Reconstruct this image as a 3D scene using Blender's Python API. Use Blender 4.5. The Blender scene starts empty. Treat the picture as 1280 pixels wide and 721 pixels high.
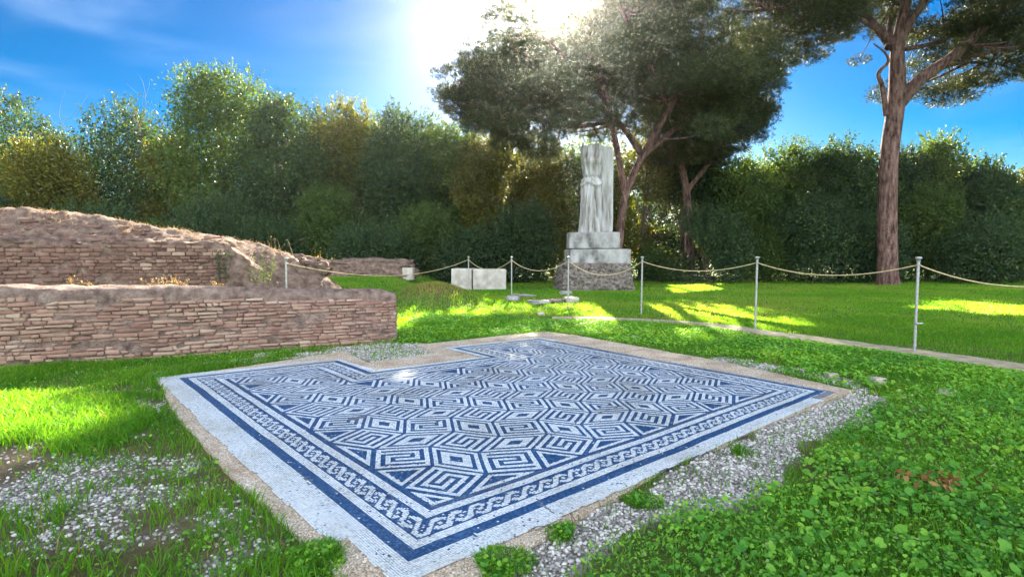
import bpy, bmesh, math, random
import numpy as np
from mathutils import Vector, noise as mnoise

# ------------------------------------------------------------------ camera, sky, sun, exposure
scene = bpy.context.scene
COL = scene.collection
F, CX, CY, H = 685.0, 640.0, 360.5, 1.4
PITCH = math.atan((CY - 320.0) / F)
SUN_AZ, SUN_EL = math.radians(3.35), math.radians(24.4)
SUN_DIR = np.array([math.sin(SUN_AZ) * math.cos(SUN_EL), math.cos(SUN_AZ) * math.cos(SUN_EL), math.sin(SUN_EL)])

cam_d = bpy.data.cameras.new("camera")
cam_d.sensor_width = 36.0
cam_d.lens = F / 1280.0 * 36.0
cam_d.clip_start = 0.05
cam_d.clip_end = 3000.0
cam = bpy.data.objects.new("camera", cam_d)
cam.location = (0, 0, H)
cam.rotation_euler = (math.radians(90) - PITCH, 0, 0)
COL.objects.link(cam)
scene.camera = cam

HAZE = 0.00027
SKY_VALUE, FILL_WISP_CLOUD = 0.076, 5.3
world = bpy.data.worlds.new("World")
scene.world = world
world.use_nodes = True
wn, wl = world.node_tree.nodes, world.node_tree.links
wn.clear()
sky = wn.new("ShaderNodeTexSky")
sky.sky_type = 'NISHITA'
sky.sun_disc = False
sky.sun_elevation = SUN_EL
sky.sun_rotation = SUN_AZ
sky.altitude = 0
sky.air_density = 1.0
sky.dust_density = 0.28
sky.ozone_density = 3.0
gam = wn.new("ShaderNodeGamma"); gam.inputs["Gamma"].default_value = 1.45
hsv = wn.new("ShaderNodeHueSaturation")
hsv.inputs["Saturation"].default_value = 1.5
hsv.inputs["Value"].default_value = SKY_VALUE
# unseen broken cloud, added to the sky behind the camera to fill the shade
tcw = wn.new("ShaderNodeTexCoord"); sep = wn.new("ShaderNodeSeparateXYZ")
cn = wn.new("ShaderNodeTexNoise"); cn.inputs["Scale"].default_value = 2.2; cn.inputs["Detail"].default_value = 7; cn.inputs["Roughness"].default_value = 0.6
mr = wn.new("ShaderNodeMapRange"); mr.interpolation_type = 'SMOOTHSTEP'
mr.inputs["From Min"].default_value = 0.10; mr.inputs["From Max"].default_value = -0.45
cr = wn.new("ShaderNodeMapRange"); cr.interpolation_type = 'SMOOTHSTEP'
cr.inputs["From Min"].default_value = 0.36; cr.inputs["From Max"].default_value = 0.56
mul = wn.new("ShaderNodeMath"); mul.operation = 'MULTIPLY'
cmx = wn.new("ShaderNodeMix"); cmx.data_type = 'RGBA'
cmx.inputs[7].default_value = (FILL_WISP_CLOUD * 0.93, FILL_WISP_CLOUD * 0.97, FILL_WISP_CLOUD * 1.0, 1)
bg = wn.new("ShaderNodeBackground")
bg.inputs["Strength"].default_value = 0.10
wo = wn.new("ShaderNodeOutputWorld")
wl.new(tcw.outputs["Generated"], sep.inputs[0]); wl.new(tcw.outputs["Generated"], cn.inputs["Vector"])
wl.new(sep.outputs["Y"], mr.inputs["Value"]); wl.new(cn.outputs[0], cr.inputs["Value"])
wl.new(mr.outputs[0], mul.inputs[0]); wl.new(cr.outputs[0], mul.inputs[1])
wl.new(sky.outputs[0], gam.inputs["Color"]); wl.new(gam.outputs[0], hsv.inputs["Color"])
mpw = wn.new("ShaderNodeMapping"); mpw.inputs["Scale"].default_value = (1.2, 1.2, 5.0); mpw.inputs["Rotation"].default_value = (0.25, 0.3, 0)
wn2 = wn.new("ShaderNodeTexNoise"); wn2.inputs["Scale"].default_value = 1.6; wn2.inputs["Detail"].default_value = 6; wn2.inputs["Distortion"].default_value = 0.6
wr2 = wn.new("ShaderNodeMapRange"); wr2.interpolation_type = 'SMOOTHSTEP'
wr2.inputs["From Min"].default_value = 0.47; wr2.inputs["From Max"].default_value = 0.75; wr2.inputs["To Max"].default_value = 0.32
wmx = wn.new("ShaderNodeMix"); wmx.data_type = 'RGBA'; wmx.inputs[7].default_value = (FILL_WISP_CLOUD * 0.22, FILL_WISP_CLOUD * 0.30, FILL_WISP_CLOUD * 0.40, 1)
wl.new(tcw.outputs["Generated"], mpw.inputs[0]); wl.new(mpw.outputs[0], wn2.inputs["Vector"]); wl.new(wn2.outputs[0], wr2.inputs["Value"])
wl.new(wr2.outputs[0], wmx.inputs[0]); wl.new(hsv.outputs[0], wmx.inputs[6])
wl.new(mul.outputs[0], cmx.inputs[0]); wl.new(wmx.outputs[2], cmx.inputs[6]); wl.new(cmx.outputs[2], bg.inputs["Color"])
wl.new(bg.outputs[0], wo.inputs[0])

sun_d = bpy.data.lights.new("sun", 'SUN')
sun_d.energy = 5.0
sun_d.angle = math.radians(0.5)
sun_d.color = (1.0, 0.89, 0.70)
sun = bpy.data.objects.new("sun", sun_d)
sun.rotation_euler = Vector(SUN_DIR).to_track_quat('Z', 'Y').to_euler()
sun.location = (3, 40, 30)
COL.objects.link(sun)

scene.view_settings.view_transform = 'Standard'
scene.view_settings.look = 'None'
scene.view_settings.exposure = 2.9
scene.view_settings.gamma = 1.0
scene.view_settings.use_curve_mapping = False
scene.render.engine = 'CYCLES'
scene.cycles.max_bounces = 6
scene.cycles.diffuse_bounces = 4
scene.cycles.transmission_bounces = 4
scene.cycles.use_denoising = True

rng = np.random.default_rng(7)

# ------------------------------------------------------------------ pixel <-> world (distances measured in the photograph)
_c, _s = math.cos(PITCH), math.sin(PITCH)
def ray(px, py):
    x = (px - CX) / F; u = -(py - CY) / F
    return np.array([x, _c + u * _s, u * _c - _s])
def gpt(px, py, z=0.0):
    d = ray(px, py); t = (z - H) / d[2]
    return np.array([d[0] * t, d[1] * t, z])
def at(px, py, Y):
    d = ray(px, py); t = Y / d[1]
    return np.array([d[0] * t, Y, H + d[2] * t])
def to_px(P):
    q = np.asarray(P, float) - np.array([0, 0, H])
    f = q[..., 1] * _c - q[..., 2] * _s; u = q[..., 1] * _s + q[..., 2] * _c
    f = np.where(f < 0.05, 0.05, f)
    return CX + F * q[..., 0] / f, CY - F * u / f

# ------------------------------------------------------------------ numeric helpers
def _h(i, j, k, seed):
    n = (i * 374761393 + j * 668265263 + k * 1274126177 + seed * 974634777) & 0xFFFFFFFF
    n = ((n ^ (n >> 13)) * 1274126177) & 0xFFFFFFFF
    return ((n ^ (n >> 16)) & 0xFFFF) / 65535.0
def vnoise(P, freq=1.0, seed=0):
    P = np.asarray(P, float) * freq
    i = np.floor(P).astype(np.int64); f = P - i
    f = f * f * (3 - 2 * f)
    r = np.zeros(P.shape[:-1])
    for a in (0, 1):
        for b in (0, 1):
            for c in (0, 1):
                w = (f[..., 0] if a else 1 - f[..., 0]) * (f[..., 1] if b else 1 - f[..., 1]) * (f[..., 2] if c else 1 - f[..., 2])
                r += w * _h(i[..., 0] + a, i[..., 1] + b, i[..., 2] + c, seed)
    return r * 2 - 1
def fbm(P, freq=1.0, octs=4, seed=0):
    r = 0; a = 1.0; t = 0
    for o in range(octs):
        r = r + a * vnoise(P, freq * 2 ** o, seed + o * 13); t += a; a *= 0.5
    return r / t
def n2(x, y, freq, seed=0, octs=3):
    P = np.stack([x, y, np.full_like(x, 0.37)], -1)
    return fbm(P, freq, octs, seed)
def inpoly(x, y, poly):
    x = np.asarray(x); y = np.asarray(y)
    r = np.zeros(x.shape, bool); n = len(poly)
    for k in range(n):
        x0, y0 = poly[k]; x1, y1 = poly[(k + 1) % n]
        if y0 == y1: continue
        c = ((y0 > y) != (y1 > y)) & (x < (x1 - x0) * (y - y0) / (y1 - y0) + x0)
        r ^= c
    return r
def smooth(a, b, x):
    t = np.clip((x - a) / (b - a), 0, 1); return t * t * (3 - 2 * t)

def np_mesh(name, V, faces, mat=None, parent=None, attrs=None, smooth_sh=False, mats=None, midx=None):
    """faces: list of integer arrays, each (M,k)"""
    V = np.ascontiguousarray(V, dtype=np.float32)
    if not isinstance(faces, (list, tuple)): faces = [faces]
    faces = [np.asarray(f, np.int32) for f in faces if len(f)]
    me = bpy.data.meshes.new(name)
    me.vertices.add(len(V)); me.vertices.foreach_set("co", V.ravel())
    tot = np.concatenate([np.full(len(f), f.shape[1], np.int32) for f in faces])
    loops = np.concatenate([f.ravel() for f in faces])
    me.loops.add(len(loops)); me.loops.foreach_set("vertex_index", loops)
    me.polygons.add(len(tot))
    st = np.concatenate([[0], np.cumsum(tot)[:-1]]).astype(np.int32)
    me.polygons.foreach_set("loop_start", st)
    me.polygons.foreach_set("loop_total", tot)
    if smooth_sh: me.polygons.foreach_set("use_smooth", np.ones(len(tot), bool))
    if midx is not None: me.polygons.foreach_set("material_index", np.asarray(midx, np.int32))
    me.update(calc_edges=True)
    for an, (dom, arr) in (attrs or {}).items():
        a = me.attributes.new(an, 'FLOAT', dom)
        a.data.foreach_set("value", np.ascontiguousarray(arr, dtype=np.float32))
    for m in (mats or ([mat] if mat else [])): me.materials.append(m)
    o = bpy.data.objects.new(name, me)
    COL.objects.link(o)
    if parent is not None: o.parent = parent
    return o

def empty(name, loc, label, cat, group=None):
    o = bpy.data.objects.new(name, None); COL.objects.link(o)
    o.empty_display_size = 0.3
    o.location = loc
    return tag(o, label, cat, group)
def tag(o, label, cat, group=None, kind=None):
    if label: o["label"] = label
    if cat: o["category"] = cat
    if group: o["group"] = group
    if kind: o["kind"] = kind
    return o
def setting(o, kind="structure"):
    o["kind"] = kind; return o

def tube(path, radii, sides=8, cap=True):
    path = np.asarray(path, float); n = len(path)
    T = np.gradient(path, axis=0); T /= np.linalg.norm(T, axis=1)[:, None] + 1e-9
    up = np.array([0.31, 0.87, 0.38]); V = []
    A = np.cross(T, up); A /= np.linalg.norm(A, axis=1)[:, None] + 1e-9
    B = np.cross(T, A)
    th = np.arange(sides) * 2 * math.pi / sides
    r = np.asarray(radii, float)
    if r.ndim == 0: r = np.full(n, float(r))
    V = path[:, None, :] + r[:, None, None] * (np.cos(th)[None, :, None] * A[:, None, :] + np.sin(th)[None, :, None] * B[:, None, :])
    V = V.reshape(-1, 3)
    i = np.arange(n - 1)[:, None] * sides; j = np.arange(sides)[None, :]; k = (j + 1) % sides
    Q = np.stack([i + j, i + k, i + sides + k, i + sides + j], -1).reshape(-1, 4)
    return V, Q
class Acc:
    def __init__(s): s.V = []; s.Q = []; s.n = 0; s.A = []
    def add(s, V, Q, a=0.5):
        s.V.append(V); s.Q.append(np.asarray(Q) + s.n); s.n += len(V); s.A.append(np.full(len(Q), a))
    def build(s, name, mat, parent=None, smooth_sh=True):
        return np_mesh(name, np.concatenate(s.V), np.concatenate(s.Q), mat, parent, {"rnd": ('FACE', np.concatenate(s.A))}, smooth_sh)
def bez(p0, p1, p2, n=10):
    t = np.linspace(0, 1, n)[:, None]
    return (1 - t) ** 2 * np.asarray(p0) + 2 * t * (1 - t) * np.asarray(p1) + t * t * np.asarray(p2)
def poly_path(pts, n=24):
    pts = np.asarray(pts, float); m = len(pts)
    t = np.linspace(0, m - 1, n); out = []
    for q in t:                      # Catmull-Rom
        i = min(int(q), m - 2); f = q - i
        p0, p1, p2, p3 = pts[max(i - 1, 0)], pts[i], pts[i + 1], pts[min(i + 2, m - 1)]
        out.append(0.5 * (2 * p1 + (p2 - p0) * f + (2 * p0 - 5 * p1 + 4 * p2 - p3) * f * f + (3 * p1 - p0 - 3 * p2 + p3) * f ** 3))
    return np.array(out)

# ------------------------------------------------------------------ materials
def mat_new(name):
    m = bpy.data.materials.new(name); m.use_nodes = True
    nt = m.node_tree; nt.nodes.clear()
    out = nt.nodes.new("ShaderNodeOutputMaterial")
    return m, nt, out
def ramp(nt, stops):
    r = nt.nodes.new("ShaderNodeValToRGB"); cr = r.color_ramp
    while len(cr.elements) < len(stops): cr.elements.new(0.5)
    for e, (p, c) in zip(cr.elements, stops):
        e.position = p; e.color = (*c, 1)
    return r
def attr(nt, name):
    a = nt.nodes.new("ShaderNodeAttribute"); a.attribute_name = name; return a
def tex_noise(nt, scale, detail=4, rough=0.55, coord="Object", vec_scale=None):
    tc = nt.nodes.new("ShaderNodeTexCoord"); n = nt.nodes.new("ShaderNodeTexNoise")
    n.inputs["Scale"].default_value = scale; n.inputs["Detail"].default_value = detail; n.inputs["Roughness"].default_value = rough
    if vec_scale:
        mp = nt.nodes.new("ShaderNodeMapping"); mp.inputs["Scale"].default_value = vec_scale
        nt.links.new(tc.outputs[coord], mp.inputs[0]); nt.links.new(mp.outputs[0], n.inputs["Vector"])
    else:
        nt.links.new(tc.outputs[coord], n.inputs["Vector"])
    return n
def mixc(nt, fac, a, b, mode='MIX'):
    m = nt.nodes.new("ShaderNodeMix"); m.data_type = 'RGBA'; m.blend_type = mode
    for sock, v in ((m.inputs[0], fac), (m.inputs[6], a), (m.inputs[7], b)):
        if hasattr(v, "links"): nt.links.new(v, sock)
        elif isinstance(v, (int, float)): sock.default_value = v
        else: sock.default_value = (*v, 1)
    return m.outputs[2]
def bump(nt, h, strength=0.5, dist=0.02):
    b = nt.nodes.new("ShaderNodeBump"); b.inputs["Strength"].default_value = strength; b.inputs["Distance"].default_value = dist
    nt.links.new(h, b.inputs["Height"]); return b
def principled(nt, out, col, rough=0.8, spec=0.3, normal=None):
    p = nt.nodes.new("ShaderNodeBsdfPrincipled")
    if hasattr(col, "links"): nt.links.new(col, p.inputs["Base Color"])
    else: p.inputs["Base Color"].default_value = (*col, 1)
    p.inputs["Roughness"].default_value = rough
    p.inputs["Specular IOR Level"].default_value = spec
    if normal is not None: nt.links.new(normal.outputs[0], p.inputs["Normal"])
    nt.links.new(p.outputs[0], out.inputs[0])
    return p

def leaf_mat(name, stops, trans=0.45, rough=0.45, spec=0.35, warm=(1.25, 1.1, 0.5)):
    m, nt, out = mat_new(name)
    a = attr(nt, "rnd"); r = ramp(nt, stops)
    nt.links.new(a.outputs["Fac"], r.inputs[0])
    p = nt.nodes.new("ShaderNodeBsdfPrincipled")
    nt.links.new(r.outputs[0], p.inputs["Base Color"])
    p.inputs["Roughness"].default_value = rough; p.inputs["Specular IOR Level"].default_value = spec
    t = nt.nodes.new("ShaderNodeBsdfTranslucent")
    tc = mixc(nt, 1.0, r.outputs[0], warm, 'MULTIPLY')
    nt.links.new(tc, t.inputs["Color"])
    mx = nt.nodes.new("ShaderNodeMixShader"); mx.inputs[0].default_value = trans
    nt.links.new(p.outputs[0], mx.inputs[1]); nt.links.new(t.outputs[0], mx.inputs[2])
    nt.links.new(mx.outputs[0], out.inputs[0])
    return m

def noisy_mat(name, stops, scale=3.0, detail=6, rough=0.85, bscale=18, bstr=0.5, bdist=0.02, spec=0.2, vec=None, use_rnd=None, coord="Object"):
    m, nt, out = mat_new(name)
    n = tex_noise(nt, scale, detail, 0.6, coord, vec)
    r = ramp(nt, stops); nt.links.new(n.outputs[0], r.inputs[0])
    col = r.outputs[0]
    if use_rnd:
        a = attr(nt, "rnd"); rr = ramp(nt, use_rnd); nt.links.new(a.outputs["Fac"], rr.inputs[0])
        col = mixc(nt, 0.6, col, rr.outputs[0])
    b = tex_noise(nt, bscale, 5, 0.65, coord)
    principled(nt, out, col, rough, spec, bump(nt, b.outputs[0], bstr, bdist))
    return m

M = {}
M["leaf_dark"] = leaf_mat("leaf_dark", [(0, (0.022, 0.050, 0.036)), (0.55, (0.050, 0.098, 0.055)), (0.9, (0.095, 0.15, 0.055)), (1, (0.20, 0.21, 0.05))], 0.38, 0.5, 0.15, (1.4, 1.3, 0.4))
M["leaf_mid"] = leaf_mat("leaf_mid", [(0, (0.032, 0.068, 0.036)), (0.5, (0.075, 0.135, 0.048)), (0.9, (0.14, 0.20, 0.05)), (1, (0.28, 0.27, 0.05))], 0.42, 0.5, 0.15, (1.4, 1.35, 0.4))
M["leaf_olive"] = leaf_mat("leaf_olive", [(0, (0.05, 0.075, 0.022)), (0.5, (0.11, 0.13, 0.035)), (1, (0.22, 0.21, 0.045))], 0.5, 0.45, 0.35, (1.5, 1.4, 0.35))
M["needle"] = leaf_mat("needle", [(0, (0.020, 0.036, 0.018)), (0.6, (0.045, 0.070, 0.030)), (1, (0.13, 0.14, 0.045))], 0.35, 0.5, 0.3, (1.5, 1.2, 0.5))
M["grass"] = leaf_mat("grass_blade", [(0, (0.055, 0.18, 0.020)), (0.5, (0.11, 0.31, 0.028)), (0.9, (0.21, 0.42, 0.04)), (1, (0.34, 0.31, 0.14))], 0.60, 0.5, 0.25, (1.8, 1.5, 0.5))
M["weed"] = leaf_mat("weed_leaf", [(0, (0.05, 0.19, 0.035)), (0.35, (0.12, 0.37, 0.05)), (0.75, (0.28, 0.56, 0.06)), (0.97, (0.30, 0.50, 0.07)), (1, (0.36, 0.48, 0.20))], 0.45, 0.55, 0.25, (1.6, 1.3, 0.5))
M["dry"] = leaf_mat("dry_stalk", [(0, (0.16, 0.11, 0.05)), (0.6, (0.34, 0.25, 0.13)), (1, (0.50, 0.40, 0.24))], 0.3, 0.7, 0.2, (1.2, 1.0, 0.7))
M["dead"] = leaf_mat("dead_leaf", [(0, (0.12, 0.06, 0.02)), (0.5, (0.26, 0.13, 0.05)), (1, (0.36, 0.22, 0.10))], 0.3, 0.7, 0.2, (1.2, 1.0, 0.7))
M["bark_pine"] = noisy_mat("pine_bark", [(0.34, (0.035, 0.022, 0.022)), (0.48, (0.15, 0.088, 0.078)), (0.7, (0.31, 0.20, 0.18))], 3.4, 9, 0.9, 9, 1.0, 0.12, vec=(2.4, 2.4, 0.6))
M["bark"] = noisy_mat("tree_bark", [(0.3, (0.06, 0.045, 0.035)), (0.7, (0.20, 0.16, 0.12))], 3, 6, 0.9, 14, 0.8, 0.04, vec=(2, 2, .5))
M["twig"] = noisy_mat("bare_twig", [(0.3, (0.16, 0.12, 0.09)), (0.7, (0.32, 0.25, 0.18))], 5, 4)
M["brick"] = noisy_mat("brick", [(0.25, (0.16, 0.09, 0.075)), (0.5, (0.31, 0.195, 0.16)), (0.78, (0.48, 0.355, 0.30))], 9, 7, 0.9, 45, 0.7, 0.012,
                       use_rnd=[(0, (0.15, 0.08, 0.065)), (0.35, (0.32, 0.19, 0.15)), (0.75, (0.42, 0.29, 0.23)), (1, (0.56, 0.46, 0.37))])
M["brick_shaded"] = noisy_mat("shaded_brick", [(0.25, (0.10, 0.06, 0.05)), (0.5, (0.20, 0.125, 0.105)), (0.78, (0.34, 0.25, 0.20))], 7, 7, 0.9, 45, 0.7, 0.012,  # brick again, with the rear wall's shade put into the colour
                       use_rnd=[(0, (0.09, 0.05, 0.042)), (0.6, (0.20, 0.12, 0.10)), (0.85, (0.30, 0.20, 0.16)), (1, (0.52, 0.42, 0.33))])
M["mortar"] = noisy_mat("old_mortar", [(0.30, (0.10, 0.07, 0.062)), (0.5, (0.26, 0.19, 0.165)), (0.72, (0.43, 0.345, 0.30))], 7.5, 10, 0.95, 38, 1.0, 0.05)
M["cap"] = noisy_mat("rubble_cap", [(0.28, (0.07, 0.045, 0.04)), (0.5, (0.19, 0.135, 0.115)), (0.78, (0.36, 0.28, 0.23))], 6, 9, 0.95, 24, 1.0, 0.05)
M["rubble"] = noisy_mat("grey_rubble", [(0.32, (0.06, 0.05, 0.045)), (0.5, (0.20, 0.175, 0.16)), (0.72, (0.37, 0.335, 0.31))], 9, 10, 0.95, 16, 1.0, 0.09)
M["marble"] = noisy_mat("weathered_marble", [(0.33, (0.13, 0.12, 0.10)), (0.47, (0.38, 0.38, 0.385)), (0.7, (0.60, 0.61, 0.65))], 1.7, 9, 0.65, 30, 0.4, 0.02, 0.3, vec=(2.4, 2.4, .42))
M["block"] = noisy_mat("weathered_block", [(0.32, (0.10, 0.10, 0.10)), (0.5, (0.29, 0.295, 0.30)), (0.70, (0.46, 0.465, 0.475))], 2.6, 9, 0.8, 22, 0.6, 0.02, 0.2, vec=(1, 1, .7))
M["travertine"] = noisy_mat("travertine", [(0.25, (0.26, 0.24, 0.21)), (0.5, (0.45, 0.43, 0.40)), (0.75, (0.60, 0.585, 0.56))], 3.2, 8, 0.8, 26, 0.5, 0.02)
M["stone"] = noisy_mat("field_stone", [(0.25, (0.22, 0.20, 0.17)), (0.5, (0.42, 0.39, 0.34)), (0.8, (0.58, 0.55, 0.50))], 9, 8, 0.9, 40, 0.6, 0.01)
m, nt, out = mat_new("mortar_edging")
n = tex_noise(nt, 2.6, 8, 0.65); r1 = ramp(nt, [(0.3, (0.36, 0.285, 0.22)), (0.5, (0.52, 0.45, 0.37)), (0.7, (0.60, 0.56, 0.51))]); nt.links.new(n.outputs[0], r1.inputs[0])
vo = nt.nodes.new("ShaderNodeTexVoronoi"); vo.inputs["Scale"].default_value = 130
tcg = nt.nodes.new("ShaderNodeTexCoord"); nt.links.new(tcg.outputs["Object"], vo.inputs["Vector"])
bw = nt.nodes.new("ShaderNodeRGBToBW"); nt.links.new(vo.outputs["Color"], bw.inputs[0])
r2 = ramp(nt, [(0.2, (0.50, 0.46, 0.42)), (0.45, (0.95, 0.93, 0.9)), (0.72, (1, 1, 1)), (0.78, (1.5, 1.55, 1.6))]); nt.links.new(bw.outputs[0], r2.inputs[0])
c = mixc(nt, 1.0, r1.outputs[0], r2.outputs[0], 'MULTIPLY')
principled(nt, out, c, 0.95, 0.15, bump(nt, bw.outputs[0], 0.8, 0.008)); M["slab"] = m
M["rope"] = noisy_mat("rope", [(0.3, (0.42, 0.33, 0.18)), (0.7, (0.66, 0.56, 0.36))], 60, 3, 0.9, 120, 0.8, 0.004)
M["path"] = noisy_mat("path_dirt", [(0.25, (0.20, 0.17, 0.11)), (0.5, (0.36, 0.32, 0.23)), (0.8, (0.50, 0.46, 0.37))], 7, 9, 0.95, 60, 0.8, 0.012)
m, nt, out = mat_new("galvanised_steel")
n = tex_noise(nt, 30, 4); r = ramp(nt, [(0.3, (0.30, 0.31, 0.32)), (0.7, (0.52, 0.53, 0.54))]); nt.links.new(n.outputs[0], r.inputs[0])
p = principled(nt, out, r.outputs[0], 0.45, 0.5); p.inputs["Metallic"].default_value = 0.6; M["steel"] = m
M["pebble"] = leaf_mat("pebble", [(0, (0.18, 0.178, 0.175)), (0.5, (0.42, 0.42, 0.42)), (0.85, (0.56, 0.565, 0.57)), (1, (0.66, 0.66, 0.65))], 0.0, 0.8, 0.2)

# tesserae: tone (0 black stone, 1 white stone), rnd per piece
m, nt, out = mat_new("tesserae")
tone, rn = attr(nt, "tone"), attr(nt, "rnd")
rw = ramp(nt, [(0, (0.46, 0.55, 0.66)), (0.3, (0.68, 0.79, 0.91)), (1, (0.80, 0.89, 0.98))]); nt.links.new(rn.outputs["Fac"], rw.inputs[0])
rb = ramp(nt, [(0, (0.009, 0.048, 0.16)), (0.6, (0.011, 0.092, 0.285)), (0.93, (0.06, 0.16, 0.38)), (1, (0.16, 0.27, 0.46))]); nt.links.new(rn.outputs["Fac"], rb.inputs[0])
c = mixc(nt, tone.outputs["Fac"], rb.outputs[0], rw.outputs[0])
dn = tex_noise(nt, 1.3, 6, 0.6); dr = ramp(nt, [(0.30, (0.70, 0.67, 0.61)), (0.48, (0.92, 0.91, 0.88)), (0.62, (1, 1, 1))]); nt.links.new(dn.outputs[0], dr.inputs[0])
c = mixc(nt, 1.0, c, dr.outputs[0], 'MULTIPLY')
principled(nt, out, c, 0.5, 0.35)
M["tesserae"] = m
M["grout"] = noisy_mat("grout", [(0.3, (0.10, 0.12, 0.17)), (0.7, (0.20, 0.23, 0.29))], 20, 6, 0.95, 90, 0.5, 0.004)

# ground: soil / lawn / gravel by vertex masks, broken up by noise
m, nt, out = mat_new("ground")
g_gr, g_gv = attr(nt, "green"), attr(nt, "gravel")
ns = tex_noise(nt, 9, 14, 0.78); rs = ramp(nt, [(0.3, (0.085, 0.060, 0.038)), (0.6, (0.20, 0.15, 0.095)), (0.85, (0.30, 0.25, 0.17))]); nt.links.new(ns.outputs[0], rs.inputs[0])
nl = tex_noise(nt, 1.1, 12, 0.7); rl = ramp(nt, [(0.3, (0.040, 0.110, 0.015)), (0.5, (0.075, 0.19, 0.024)), (0.75, (0.14, 0.25, 0.045))]); nt.links.new(nl.outputs[0], rl.inputs[0])
vo = nt.nodes.new("ShaderNodeTexVoronoi"); vo.inputs["Scale"].default_value = 55
tcg = nt.nodes.new("ShaderNodeTexCoord"); nt.links.new(tcg.outputs["Object"], vo.inputs["Vector"])
bw = nt.nodes.new("ShaderNodeRGBToBW"); nt.links.new(vo.outputs["Color"], bw.inputs[0])
rv = ramp(nt, [(0.2, (0.15, 0.14, 0.13)), (0.5, (0.30, 0.29, 0.28)), (0.8, (0.48, 0.47, 0.46))]); nt.links.new(bw.outputs[0], rv.inputs[0])
c = mixc(nt, g_gr.outputs["Fac"], rs.outputs[0], rl.outputs[0])
c = mixc(nt, g_gv.outputs["Fac"], c, rv.outputs[0])
nb = tex_noise(nt, 40, 10, 0.75)
principled(nt, out, c, 0.95, 0.1, bump(nt, nb.outputs[0], 0.9, 0.04))
M["ground"] = m

# ------------------------------------------------------------------ terrain
def hgt(x, y):
    x = np.asarray(x, float); y = np.asarray(y, float)
    z = np.full(np.broadcast(x, y).shape, -0.035)
    z = z + 0.52 * smooth(-3.2, -5.4, x) * smooth(11.5, 15.5, y) * (1 - smooth(40, 60, y))        # higher ground behind the walls
    z = z + 0.62 * np.exp(-(((x + 2.35) / 1.35) ** 2 + ((y - 16.3) / 1.7) ** 2))                  # low overgrown heap
    amp = 0.035 * smooth(9.5, 13, y) + 0.02 * smooth(3.0, 5.0, np.abs(x - 0) - 0.0) 
    z = z + amp * n2(x, y, 0.8, 5) 
    far = smooth(40, 120, np.hypot(x, y))
    return z + far * 0.6 * n2(x, y, 0.02, 9, 2)

def axis_samples(lo, hi, fine0, fine1, step, grow=1.25):
    a = list(np.arange(fine0, fine1 + 1e-6, step)); s = step
    while a[-1] < hi: s *= grow; a.append(a[-1] + s)
    s = step
    while a[0] > lo: s *= grow; a.insert(0, a[0] - s)
    return np.array(a)

# masks measured in the photograph, used as places on the ground
def GP(pts): return [tuple(gpt(*p)[:2]) for p in pts]
POLY_GRAVEL_R = GP([(560, 735), (640, 690), (760, 618), (850, 575), (980, 515), (1065, 482), (1112, 496), (1090, 520), (1015, 548), (995, 600), (930, 622), (830, 640), (760, 682), (680, 760)])
POLY_GRAVEL_L = GP([(195, 468), (225, 520), (300, 600), (440, 760), (-150, 900), (-150, 640), (60, 572), (130, 530)])
POLY_GRAVEL_NOTCH = GP([(395, 432), (490, 426), (566, 430), (560, 447), (465, 462), (425, 447)])
POLY_GRAVEL_BACK = GP([(160, 482), (230, 460), (400, 444), (430, 432), (400, 430), (180, 462)])
POLY_GRAVEL_FAR = GP([(880, 448), (1090, 487), (1090, 474), (900, 442)])
POLY_SOIL = GP([(-60, 560), (55, 548), (70, 570), (20, 605), (-60, 630)])
POLY_SLAB = GP([(197, 473), (430, 438), (460, 452), (545, 440), (520, 430), (680, 413), (720, 418), (900, 450), (1068, 487), (982, 518), (842, 578), (742, 632), (640, 690), (560, 745), (470, 752), (415, 712), (395, 690), (290, 592), (222, 522)])
POLY_WEEDS = GP([(690, 770), (760, 690), (835, 645), (1000, 602), (1020, 550), (1100, 500), (1180, 480), (1400, 500), (1500, 900), (690, 900)])

def masks(x, y):
    gv = np.zeros(x.shape)
    jx = x + 0.26 * n2(x, y, 2.6, 31); jy = y + 0.26 * n2(x, y, 2.6, 47)
    gv = np.where(inpoly(jx, jy, POLY_GRAVEL_R), np.clip(1.05 + 0.9 * n2(x, y, 2.0, 24), 0.25, 1), gv)
    gv = np.where(inpoly(jx, jy, POLY_GRAVEL_L), np.clip(0.40 + 1.7 * n2(x, y, 2.2, 21), 0, 1), gv)
    gv = np.where(inpoly(jx, jy, POLY_GRAVEL_NOTCH), 0.9, gv)
    gv = np.where(inpoly(jx, jy, POLY_GRAVEL_BACK), np.clip(0.35 + 1.5 * n2(x, y, 3, 22), 0, 1), gv)
    gv = np.where(inpoly(jx, jy, POLY_GRAVEL_FAR), np.clip(0.5 + 1.5 * n2(x, y, 3, 23), 0, 1), gv)
    soil = inpoly(jx, jy, POLY_SOIL)
    gv = np.where(soil, 0.1, gv)
    gr = np.clip(1 - gv * 1.3, 0, 1)
    gr = np.where(soil, 0.1, gr); gr = np.where((x < 0) & (y < 6.5), gr * 0.45, gr)
    gr = gr * np.clip(0.75 + 0.9 * n2(x, y, 1.4, 3), 0.25, 1)
    slab = inpoly(x, y, POLY_SLAB)
    return gv, np.where(slab, 0, gr), slab

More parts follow.
